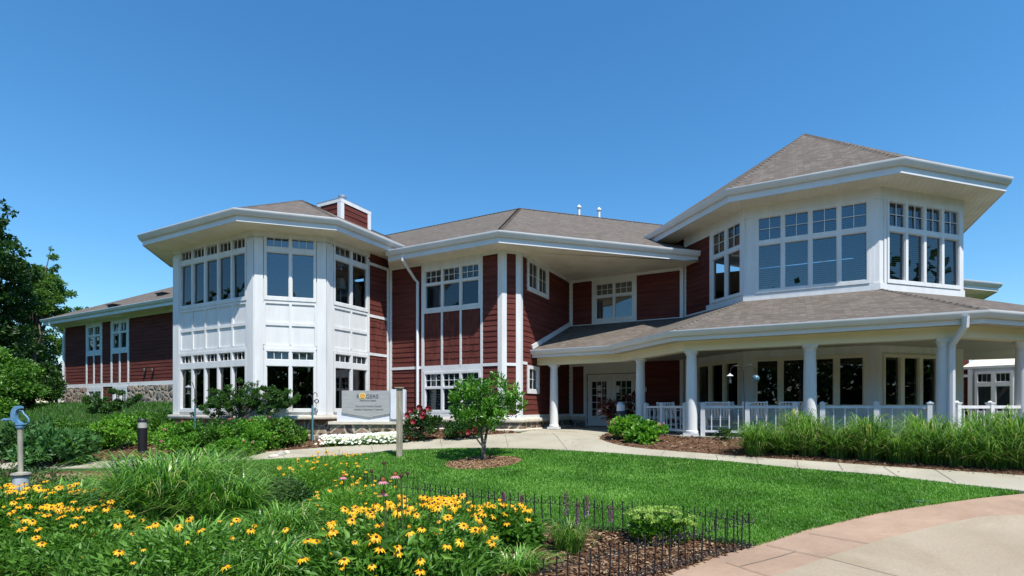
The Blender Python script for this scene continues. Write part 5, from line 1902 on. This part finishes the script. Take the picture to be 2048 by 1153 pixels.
# thin growth on the bare left part near the pump
gp2 = [tuple(at(*p)) for p in ((-200, 955), (40, 952), (190, 975), (200, 1010), (-200, 1010))]
n = 2500
p2 = scatter(gp2, n)
P = np.column_stack([p2, terr(p2[:, 0], p2[:, 1]) + .28 * rng.random(n)])
o = leaf_mesh('weed_cover', P, unit(rng.normal(size=(n, 3)) * .6 + np.array((0, 0, .6))), .09, .03, M['g_dark'])
o['kind'] = 'stuff'

# wooded surroundings on the viewer's side of the drive: what the windows mirror
cs, rs = [], []
for i in range(200):
    a = math.pi * .84 + math.pi * 1.32 * i / 200 + rng.normal(0, .02)
    R = rng.uniform(48, 60)
    hh = rng.uniform(6, 11) * (1 if i % 5 else 1.6)
    for k in range(5):
        cs.append((R * math.cos(a) + rng.normal(0, 2), R * math.sin(a) + 6 + rng.normal(0, 2), hh * (.15 + .19 * k)))
        rs.append(rng.uniform(2.2, 3.4))
o = cloud('woodland', None, M['g_tree'], cs, rs, 36000, 1.0, .8)
o['kind'] = 'stuff'

# ------------------------------------------------------------------ wire border fence round the bed
def picket_mesh():
    mb = MB()
    H = .40
    mb.tube([(0, 0, -.05), (0, 0, H)], .0078, 6)
    mb.ball((0, 0, H + .004), .009, 8, 5)
    for sx in (-1, 1):
        for z0, up in ((.30, 1), (.05, 1)):
            pts = []
            for i in range(12):
                a = math.pi * 1.55 * i / 11
                r = .036 * (1 - .045 * i)
                pts.append((sx * (.037 - r * math.cos(a)), 0, z0 + up * (.0 - r * math.sin(a)) + .03))
            mb.tube(pts, .0048, 5)
    return mb.build('picket', M['dark'], None, True)
pk = picket_mesh()
pk_me = pk.data
bpy.data.objects.remove(pk)

def wire_fence(name, label, chain, step):
    chain = [np.array(c) for c in chain]
    t = thing(name, label, 'fence', g3(chain[0]), 0, None)
    base = np.array(ORG[t.name])
    d = [0]
    for a, b in zip(chain[:-1], chain[1:]):
        d.append(d[-1] + float(np.linalg.norm(b - a)))
    n = int(d[-1] / step)
    mb = MB()
    line = []
    for i in range(n + 1):
        s = d[-1] * i / n
        k = min(len(d) - 2, max(j for j in range(len(d) - 1) if d[j] <= s + 1e-9))
        p = chain[k] + (chain[k + 1] - chain[k]) * (s - d[k]) / (d[k + 1] - d[k])
        dr = chain[k + 1] - chain[k]
        o = bpy.data.objects.new('picket', pk_me)
        COL.objects.link(o)
        o.parent = t
        o.location = tuple(np.array(g3(p)) - base)
        o.rotation_euler = (rng.normal(0, .025), rng.normal(0, .02), math.atan2(dr[1], dr[0]) + rng.normal(0, .05))
        line.append(g3(p))
    for z in (.075,):
        mb.tube([np.array(q) + np.array((0, 0, z)) for q in line], .0032, 5)
    mb.build('rail_wire', M['dark'], t)
bk = [at(*p) for p in ((690, 985), (730, 995), (800, 1013), (866, 1024), (904, 1032), (1011, 1044), (1118, 1056), (1204, 1067), (1300, 1074), (1420, 1088), (1500, 1100))]
wire_fence('wire_fence', 'low black scrolled wire fence between the lawn and the flower bed', bk, .118)
fr_ = [at(1499, 1101), at(1430, 1118), at(1333, 1146)] + [np.array((.75, 4.45)), np.array((.25, 4.1))]
wire_fence('wire_fence', 'low black scrolled wire fence along the pink paving, front of the bed', fr_, .118)
fl_ = [at(*p) for p in ((225, 948), (300, 942), (400, 938), (482, 934))]
wire_fence('wire_fence', 'far low black wire fence beside the path at the back of the bed', fl_, .14)

# ------------------------------------------------------------------ sign on its stone wall
YS = 14.35
sx = lambda px, Y=YS: (px - CX) / F * Y
sz = lambda py, Y=YS: EYE + (HY - py) / F * Y
gz_ = float(terr(sx(733), YS))
sw_ = thing('sign_wall', 'low field stone wall with pale stone cap carrying the metal sign', 'wall', (sx(733), YS + .2, gz_))
MB().box((sx(733), YS + .22, (gz_ - .1 + sz(849)) / 2), (sx(806) - sx(660), .44, sz(849) - gz_ + .1)).build('stone_body', M['stone'], sw_)
MB().box((sx(733), YS + .20, (sz(849) + sz(843.5)) / 2), (sx(808) - sx(657), .52, sz(843.5) - sz(849))).build('cap_stone', M['ledge'], sw_)
sg = thing('monument_sign', 'brushed metal sign with white rounded side panel standing on the stone wall', 'sign', (sx(735), YS + .1, sz(843.5)))
frS = lambda x, y, z: (sx(x), YS + y, sz(z))
M['sign_white'] = noisy('sign_white_enamel', (.60, .62, .66), (.66, .68, .72), 3, .3, spec=.5)
M['sign_metal'] = noisy('brushed_sign_metal', (.34, .345, .34), (.43, .43, .415), 5, .38, spec=.5, metal=.15, stretch=(.6, .6, 9))
MB().prism([(672.5, 843.6), (672.5, 823.5), (737.5, 834), (782, 826), (797, 826), (797, 843.6)], .06, .16, frS).build('base_panel', M['sign_white'], sg)
MB().prism([(683, 781.5), (782, 781.5), (782, 827), (737.5, 835), (683, 826)], .02, .075, frS).build('metal_panel', M['sign_metal'], sg)
def rrect(x0, x1, y0, y1, r):
    out = []
    for cx, cy, a0 in ((x1 - r, y0 + r, -90), (x1 - r, y1 - r, 0), (x0 + r, y1 - r, 90), (x0 + r, y0 + r, 180)):
        for k in range(6):
            a = math.radians(a0 + 90 * k / 5)
            out.append((cx + r * math.cos(a), cy + r * math.sin(a)))
    return out
MB().prism(rrect(781.5, 811, 779, 838.5, 4), -.03, .14, frS).build('side_panel', M['sign_white'], sg)
M['ink'] = plain('sign_ink', (.10, .105, .11), .5)
M['ink_pale'] = plain('sign_ink_pale', (.20, .20, .195), .5)
M['orange'] = plain('logo_orange', (.72, .36, .07), .5)
M['gold'] = plain('logo_gold', (.75, .58, .20), .5)

def text(body, px, py, size, mat, parent, name='lettering', align='LEFT'):
    c = bpy.data.curves.new(name, 'FONT')
    c.body = body
    c.size = size
    c.align_x = align
    c.extrude = .003
    o = bpy.data.objects.new(name, c)
    COL.objects.link(o)
    dg = bpy.context.evaluated_depsgraph_get()
    me = bpy.data.meshes.new_from_object(o.evaluated_get(dg))
    bpy.data.objects.remove(o)
    me.name = name
    me.materials.clear()
    n = len(me.vertices)
    co = np.empty(n * 3)
    me.vertices.foreach_get('co', co)
    co = co.reshape(-1, 3)
    w = np.stack([sx(px) + co[:, 0], YS + .016 - co[:, 2], sz(py) + co[:, 1]], 1)
    me.vertices.foreach_set('co', w.ravel())
    return link_mesh(name, me, mat, parent)
text('R', 712.5, 797.0, .155, M['ink'], sg)
text('GERS', 731.0, 797.0, .155, M['ink'], sg)
text('Behavioral Health', 736, 802.6, .062, M['ink_pale'], sg, align='CENTER')
text('Ruud and Amelia Center', 737, 814.2, .072, M['ink_pale'], sg, align='CENTER')
text('Inpatient | Residential Treatment', 737, 820.6, .060, M['ink_pale'], sg, align='CENTER')
mb = MB()   # ring in place of the letter O
cx_, cz_ = sx(724.6), sz(793.0)
for r0, r1, y, nm, mt in ((.068, .098, .010, 'logo_ring', 'gold'), (.0, .060, .011, 'logo_disc', 'orange')):
    mb = MB()
    n = 28
    for i in range(n):
        a0, a1 = 6.2832 * i / n, 6.2832 * (i + 1) / n
        if nm == 'logo_ring' and 3.9 < a0 < 5.2:
            continue
        q = [(cx_ + r * math.cos(a), YS + y, cz_ + r * math.sin(a)) for r, a in ((r0, a0), (r1, a0), (r1, a1), (r0, a1))]
        mb.hexa(q[::-1] + [(p[0], p[1] + .006, p[2]) for p in q[::-1]])
    mb.build(nm, M[mt], sg)

# ------------------------------------------------------------------ wooden post on the lawn edge
p = at(799, 916)
t = thing('wooden_post', 'weathered square wooden post on the lawn edge in front of the sign', 'post', g3(p))
hp_ = zz(777, p[1]) - g3(p)[2]
mb = MB()
mb.box((p[0], p[1], g3(p)[2] + hp_ / 2 - .05), (.135, .135, hp_ + .1), .12)
o = mb.build('post_shaft', M['wood_grey'], t)
MB().box((p[0], p[1], g3(p)[2] + hp_ + .012), (.20, .20, .028), .12).build('post_cap', M['wood_grey'], t)
MB().box((p[0] + .08, p[1] - .02, g3(p)[2] + hp_ - .62), (.035, .06, .10), .12).build('switch_box', M['steel'], t)

# ------------------------------------------------------------------ hand pump
p = at(41, 1012)
YP = float(p[1])
M['blue'] = noisy('blue_enamel', (.075, .19, .33), (.12, .27, .43), 14, .45, .2, spec=.5)
M['pipe'] = noisy('weathered_pipe', (.22, .21, .17), (.40, .38, .30), 10, .6, .3, stretch=(1, 1, .4))
M['pedestal'] = noisy('grey_painted_iron', (.33, .36, .42), (.50, .52, .56), 6, .4, stretch=(6, 6, 1))
t = thing('water_pump', 'old hand water pump with blue head on a grey pipe, left foreground', 'pump', g3(p))
X = lambda px: (px - CX) / F * YP
Z = lambda py: zz(py, YP)
fr2 = lambda x, y, z: (X(x), YP + y, Z(z))
gp0 = g3(p)[2]
MB().lathe((X(42), YP, gp0 - .05), [(.105, 0), (.105, Z(953) - gp0 + .05)], 24).build('pedestal', M['pedestal'], t)
MB().lathe((X(42), YP, Z(953)), [(.10, 0), (.125, .01), (.135, .03), (.125, .055), (.06, .07)], 24).build('flange', M['pipe'], t)
MB().tube([(X(41.5), YP, Z(945)), (X(40), YP, Z(856))], .036, 14).build('pipe', M['pipe'], t)
mb = MB()
body = [(24, 838), (23.5, 828), (26, 819), (30, 814), (37, 812), (44, 813.5), (45, 817), (38, 818.5), (34.5, 822), (33.5, 830), (34, 838), (38, 843), (44, 846), (45, 851), (35, 851), (33, 846), (27, 842), (24, 841)]
mb.prism(body, -.026, .026, fr2)
hd2 = mb.build('pump_head', M['blue'], t)
mb = MB()
mb.tube([fr2(25, 0, 839.5), fr2(15, 0, 840), fr2(7, 0, 839.5), fr2(5.5, 0, 842)], .016, 10, .021)
mb.build('spout', M['blue'], t)
mb = MB()
mb.tube([fr2(39, 0, 821.5), fr2(45, 0, 822.5), fr2(48, 0, 829), fr2(53, 0, 833), (X(57), YP, Z(838)), fr2(57.5, 0, 844), fr2(54, 0, 848.5), fr2(46, 0, 849)], .0125, 10)
mb.build('handle', M['blue'], t)
MB().lathe((X(39.8), YP, Z(857)), [(.05, 0), (.058, .02), (.050, .05), (.065, .055), (.065, .07)], 18).build('collar', M['blue'], t)

# ------------------------------------------------------------------ bollard light
p = at(285, 908)
b = np.array(g3(p))
H = zz(838, p[1]) - b[2]
t = thing('bollard_light', 'black bollard light with pale lens band in the mulch beside the path', 'lamp', b)
r = .118
MB().lathe(b, [(r * 1.15, -.05), (r * 1.15, .06), (r, .08), (r, H * .74)], 26).build('post_shaft', M['plastic_black'], t)
M['lens'] = plain('frosted_lens', (.42, .42, .38), .3, .5)
MB().lathe(b + (0, 0, H * .74), [(r * .96, .001), (r * .96, H * .17)], 26).build('lens', M['lens'], t)
MB().lathe(b + (0, 0, H * .91), [(r * 1.06, .001), (r * 1.06, .05), (r * .9, .08), (r * .3, .095)], 26).build('cap', M['plastic_black'], t)

# ------------------------------------------------------------------ bird feeder poles
YF = 11.7
fx = lambda px, Y=YF: (px - CX) / F * Y
q3 = lambda px, py, Y=YF: (fx(px, Y), Y, zz(py, Y))
gF = float(terr(fx(1489), YF))
t = thing('feeder_pole', 'double crook iron feeder pole rising from tall grass before the porch', 'pole', (fx(1489), YF, gF))
mb = MB()
mb.tube([(fx(1489), YF, gF - .05), q3(1489, 800), q3(1486.8, 743)], .010, 8, .008)
mb.build('pole', M['dark'], t)
cr1 = [q3(1486.8, 743), q3(1483, 736), q3(1475, 731.5), q3(1467, 732.5), q3(1461.5, 738), q3(1459.5, 746), q3(1461.5, 747.5)]
cr2 = [q3(1486.8, 743), q3(1490, 735), q3(1497, 730), q3(1504, 731), q3(1509.5, 737), q3(1511.5, 744), q3(1511.5, 750)]
for c in (cr1, cr2):
    MB().tube(c, .0075, 8).build('crook', M['dark'], t)
c0 = np.array(q3(1460, 747))
t = thing('seed_feeder', 'small tube feeder with white cap hanging from the left crook', 'bird feeder', c0)
MB().lathe(c0 - (0, 0, .05), [(.075, -.012), (.06, .0), (.02, .03), (.004, .05)], 14).build('cap', M['white'], t)
M['tube'] = plain('clouded_plastic', (.10, .11, .11), .25, .6)
MB().lathe(c0 - (0, 0, .21), [(.026, 0), (.026, .15)], 12).build('feeder_tube', M['tube'], t)
MB().lathe(c0 - (0, 0, .225), [(.045, 0), (.045, .014)], 12).build('tray', M['dark'], t)
c0 = np.array(q3(1511.5, 757))
t = thing('globe_feeder', 'round blue grey globe feeder hanging from the right crook', 'bird feeder', c0)
M['globe'] = noisy('blue_glaze', (.05, .12, .17), (.12, .22, .28), 20, .25, spec=.6)
MB().ball(c0, .078, 18, 12).build('globe', M['globe'], t)
MB().tube([c0 + (0, 0, .075), c0 + (0, 0, .10)], .006, 6).build('hanger', M['dark'], t)

p = at(625, 884)
YB = float(p[1])
t = thing('garden_hook_pole', 'blue green metal pole with dark crook in the mulch left of the sign', 'pole', g3(p))
M['teal'] = noisy('teal_paint', (.05, .15, .17), (.09, .22, .24), 12, .5)
mb = MB()
mb.tube([g3(p, -.05), (fx(625, YB), YB, zz(811, YB))], .028, 10)
mb.build('pole', M['teal'], t)
mb = MB()
mb.tube([q3(625, 812, YB), q3(625, 800, YB), q3(623, 792, YB), q3(618, 789, YB), q3(614, 791, YB), q3(613, 796, YB)], .011, 8)
mb.tube([q3(625, 802, YB), q3(626, 790, YB), q3(630, 785, YB), q3(634, 788, YB), q3(634, 794, YB)], .011, 8)
mb.build('crook', M['dark'], t)
c0 = np.array(q3(633.5, 803, YB))
t = thing('ring_ornament', 'small dark ring ornament with pale centre hanging on the teal pole', 'ornament', c0)
mb = MB()
mb.tube([c0 + np.array((.055 * math.cos(a), 0, .055 * math.sin(a))) for a in np.linspace(0, 6.2832, 20)], .012, 8)
mb.build('ring', M['dark'], t)
MB().tube([c0 + (0, -.004, 0), c0 + (0, .012, 0)], .038, 14).build('plate', M['sign_white'], t)

Y2 = 14.25
t = thing('feeder_pole', 'thin dark feeder pole behind the dogwood at the left of the bay', 'pole', (fx(390, Y2), Y2, float(terr(fx(390, Y2), Y2))))
mb = MB()
mb.tube([(fx(390, Y2), Y2, float(terr(fx(390, Y2), Y2)) - .05), q3(390, 812, Y2)], .024, 8)
mb.build('pole', M['teal'], t)
mb = MB()
mb.tube([q3(390, 813, Y2), q3(389, 780, Y2), q3(385, 766, Y2), q3(380, 762, Y2), q3(377, 764, Y2), q3(377, 768, Y2)], .009, 8)
mb.build('crook', M['dark'], t)
c0 = np.array(q3(377, 771, Y2))
t = thing('seed_feeder', 'small seed feeder hanging before the leftmost bay window', 'bird feeder', c0)
MB().lathe(c0 - (0, 0, .05), [(.09, -.01), (.06, .02), (.005, .06)], 12).build('cap', M['steel'], t)
MB().lathe(c0 - (0, 0, .24), [(.07, 0), (.035, .015), (.035, .18)], 12).build('feeder_tube', M['tube'], t)

# ------------------------------------------------------------------ rocking chairs on the porch
def rocking_chair():
    t = thing('rocking_chair', '', 'chair', (0, 0, 0), 0, 'white rocking chairs on the porch')
    w = .52
    mb = MB()
    for i in range(6):
        mb.box((0, -.19 + i * .082, .40 - .012 * i * -1 * .5), (w - .06, .068, .02))
    mb.build('seat', M['white'], t, True)
    mb = MB()
    for i in range(7):
        x = -.205 + i * .0683
        mb.bar((x, -.22, .44), (x, -.37, .80), .042, .016)
    mb.build('backrest_slats', M['white'], t, True)
    mb = MB()
    mb.bar((-w / 2 + .02, -.375, .815), (w / 2 - .02, -.375, .815), .075, .028)
    mb.build('top_rail', M['white'], t, True)
    mb = MB()
    mb.bar((-w / 2 + .03, -.23, .45), (w / 2 - .03, -.23, .45), .05, .025)
    mb.build('lower_rail', M['white'], t, True)
    for s in (-1, 1):
        x = s * (w / 2)
        MB().bar((x, -.19, .10), (x, -.375, .84), .038, .042).build('back_post', M['white'], t, True)
        MB().bar((x, .24, .06), (x, .22, .60), .04, .045).build('front_leg', M['white'], t, True)
        MB().bar((x * 1.02, -.31, .615), (x * 1.02, .29, .625), .075, .024).build('armrest', M['white'], t, True)
        MB().bar((x, -.22, .385), (x, .24, .385), .026, .06).build('side_rail', M['white'], t, True)
        mb = MB()
        R = 1.2
        pts = [(x, y, R - math.sqrt(R * R - y * y) + .028) for y in np.linspace(-.42, .40, 13)]
        for a, b_ in zip(pts[:-1], pts[1:]):
            mb.bar(a, b_, .032, .05)
        mb.build('rocker', M['white'], t, True)
    MB().bar((-w / 2, .24, .24), (w / 2, .24, .24), .03, .03).build('stretcher', M['white'], t, True)
    MB().bar((-w / 2, -.21, .22), (w / 2, -.21, .22), .03, .03).build('stretcher', M['white'], t, True)
    return t
rc = rocking_chair()
rotB = math.atan2(B[1], B[0]) - math.pi / 2
rotC = math.atan2(CV[1], CV[0]) - math.pi / 2
spots = [(1303, bm_line[1], D0, .85, rotC - .2, 'white rocking chair nearest the entrance column, left end of the porch'),
         (1347, bm_line[1], D0, .62, rotC + .35, 'white rocking chair behind the short railing left of the second round column'),
         (1404, bm_line[2], -A, 1.05, rotB + .5, 'white rocking chair mostly hidden by the second round column'),
         (1437, bm_line[2], -A, .62, rotB + .05, 'white rocking chair directly left of the double crook feeder pole'),
         (1463, bm_line[2], -A, 1.25, rotB - .45, 'white rocking chair set further back, right of the second round column'),
         (1513, bm_line[2], -A, .68, rotB - .05, 'white rocking chair just right of the double crook feeder pole'),
         (1581, bm_line[2], -A, .72, rotB + .1, 'white rocking chair close to the left side of the middle porch column')]
for i, (px, P0, dr, back, rz, lb) in enumerate(spots):
    c = rc if i == 0 else copy_tree(rc)
    nn = np.array((-dr[1], dr[0]))
    if nn[1] < 0 and dr is not D0: nn = -nn
    L0_ = P0 + nn * back
    q = hit(px, L0_, dr)
    c.location = (float(q[0]), float(q[1]), FL)
    c.rotation_euler = (0, 0, rz)
    c['label'] = lb

# ------------------------------------------------------------------ entrance: litter bin, cannas in pots
q = ray(1241.5) * 15.0
t = thing('litter_bin', 'slim dark ribbed litter bin with pale domed top beside the entrance', 'bin', (*q, FL))
Hb = zz(803, 15.0) - FL
mb = MB()
mb.lathe((q[0], q[1], FL), [(.10, 0), (.115, .02), (.115, Hb * .66), (.10, Hb * .68)], 24)
for k in range(16):
    a = k * 6.2832 / 16
    mb.bar((q[0] + .117 * math.cos(a), q[1] + .117 * math.sin(a), FL + .03), (q[0] + .117 * math.cos(a), q[1] + .117 * math.sin(a), FL + Hb * .65), .018, .012)
mb.build('bin_body', plain('slate_blue_plastic', (.05, .06, .075), .5), t)
MB().lathe((q[0], q[1], FL + Hb * .68), [(.118, .002), (.118, Hb * .2)], 24).build('ash_collar', M['sign_white'], t)
MB().lathe((q[0], q[1], FL + Hb * .88), [(.12, .001), (.11, Hb * .06), (.07, Hb * .10), (.01, Hb * .12)], 24).build('dome', M['steel'], t)
M['clay'] = noisy('terracotta', (.30, .12, .06), (.40, .18, .10), 8, .8)
for px, Y, h, lb in ((1224, 15.5, .62, 'dark leaved canna in a clay pot left of the bin'), (1267, 15.2, .85, 'taller dark leaved canna in a clay pot right of the bin')):
    q = ray(px) * Y
    t = thing('potted_canna', lb, 'potted plant', (*q, FL), 0, 'potted cannas at the door')
    MB().lathe((q[0], q[1], FL), [(.11, 0), (.16, .26), (.175, .27), (.175, .31), (.15, .31), (.14, .27)], 22).build('pot', M['clay'], t)
    n = 150
    P = np.column_stack([q[0] + rng.normal(0, .10, n), q[1] + rng.normal(0, .10, n), FL + .3 + h * rng.random(n) * .85])
    D = unit(np.column_stack([(P[:, 0] - q[0]) * 3.5, (P[:, 1] - q[1]) * 3.5, np.full(n, .3)]) + rng.normal(size=(n, 3)) * .3)
    leaf_mesh('foliage', P, D, rng.uniform(.14, .28, n), rng.uniform(.05, .09, n), M['g_red'], t)
    n = 26
    P = np.column_stack([q[0] + rng.normal(0, .14, n), q[1] - .12 + rng.normal(0, .06, n), FL + .35 + h * rng.random(n) * .8])
    leaf_mesh('bloom', P, unit(rng.normal(size=(n, 3)) + np.array((0, -.4, .2))), .055, .05, M['petal_orange'], t)

# ------------------------------------------------------------------ small things
for i, (px, py, r, lb) in enumerate(((546, 917, .10, 'small pale landscape stone at the path edge, leftmost of three'), (561, 912, .13, 'dark landscape stone among the bay bushes by the path, largest of three'), (574, 908, .08, 'round pale landscape stone at the path edge, rightmost of three'))):
    b = np.array(g3(at(px, py)))
    bm = bmesh.new()
    bmesh.ops.create_icosphere(bm, subdivisions=3, radius=r)
    for v in bm.verts:
        k = 1 + .16 * math.sin(v.co.x * 23 + i) * math.cos(v.co.y * 19) + .1 * math.sin(v.co.z * 31 + i * 2)
        v.co = Vector((v.co.x * 1.25 * k, v.co.y * k, v.co.z * .7 * k))
        v.co += Vector(b) + Vector((0, 0, r * .3))
    me = bpy.data.meshes.new('landscape_stone')
    bm.to_mesh(me)
    bm.free()
    o = link_mesh('landscape_stone', me, M['ledge'] if i != 1 else M['pipe'], None, False, b)
    tag(o, lb, 'stone', 'landscape stones')
p = at(1845, 1005)
b = np.array(g3(p))
t = thing('valve_box', 'green plastic valve box lid sunk in the lawn near the pink paving', 'valve box', b)
M['lid'] = noisy('green_plastic', (.05, .12, .08), (.08, .17, .12), 9, .5)
MB().box(b + (0, 0, .012), (.26, .15, .03), .3).build('lid', M['lid'], t)
MB().box(b + (0, 0, .006), (.29, .18, .03), .3).build('rim', M['plastic_black'], t)
# lamp in the upstairs bay window
q = ray(681) * 17.3
zt_ = zz(558, 17.3)
t = thing('floor_lamp', 'lamp with white shade behind the right upstairs bay window', 'lamp', (*q, 3.55))
MB().lathe((q[0], q[1], zt_ - .36), [(.19, 0), (.12, .36)], 20).build('lamp_shade', M['blind'], t)
MB().lathe((q[0], q[1], 3.55), [(.16, 0), (.16, .03), (.02, .05), (.02, zt_ - .4 - 3.55)], 14).build('lamp_stand', M['steel'], t)
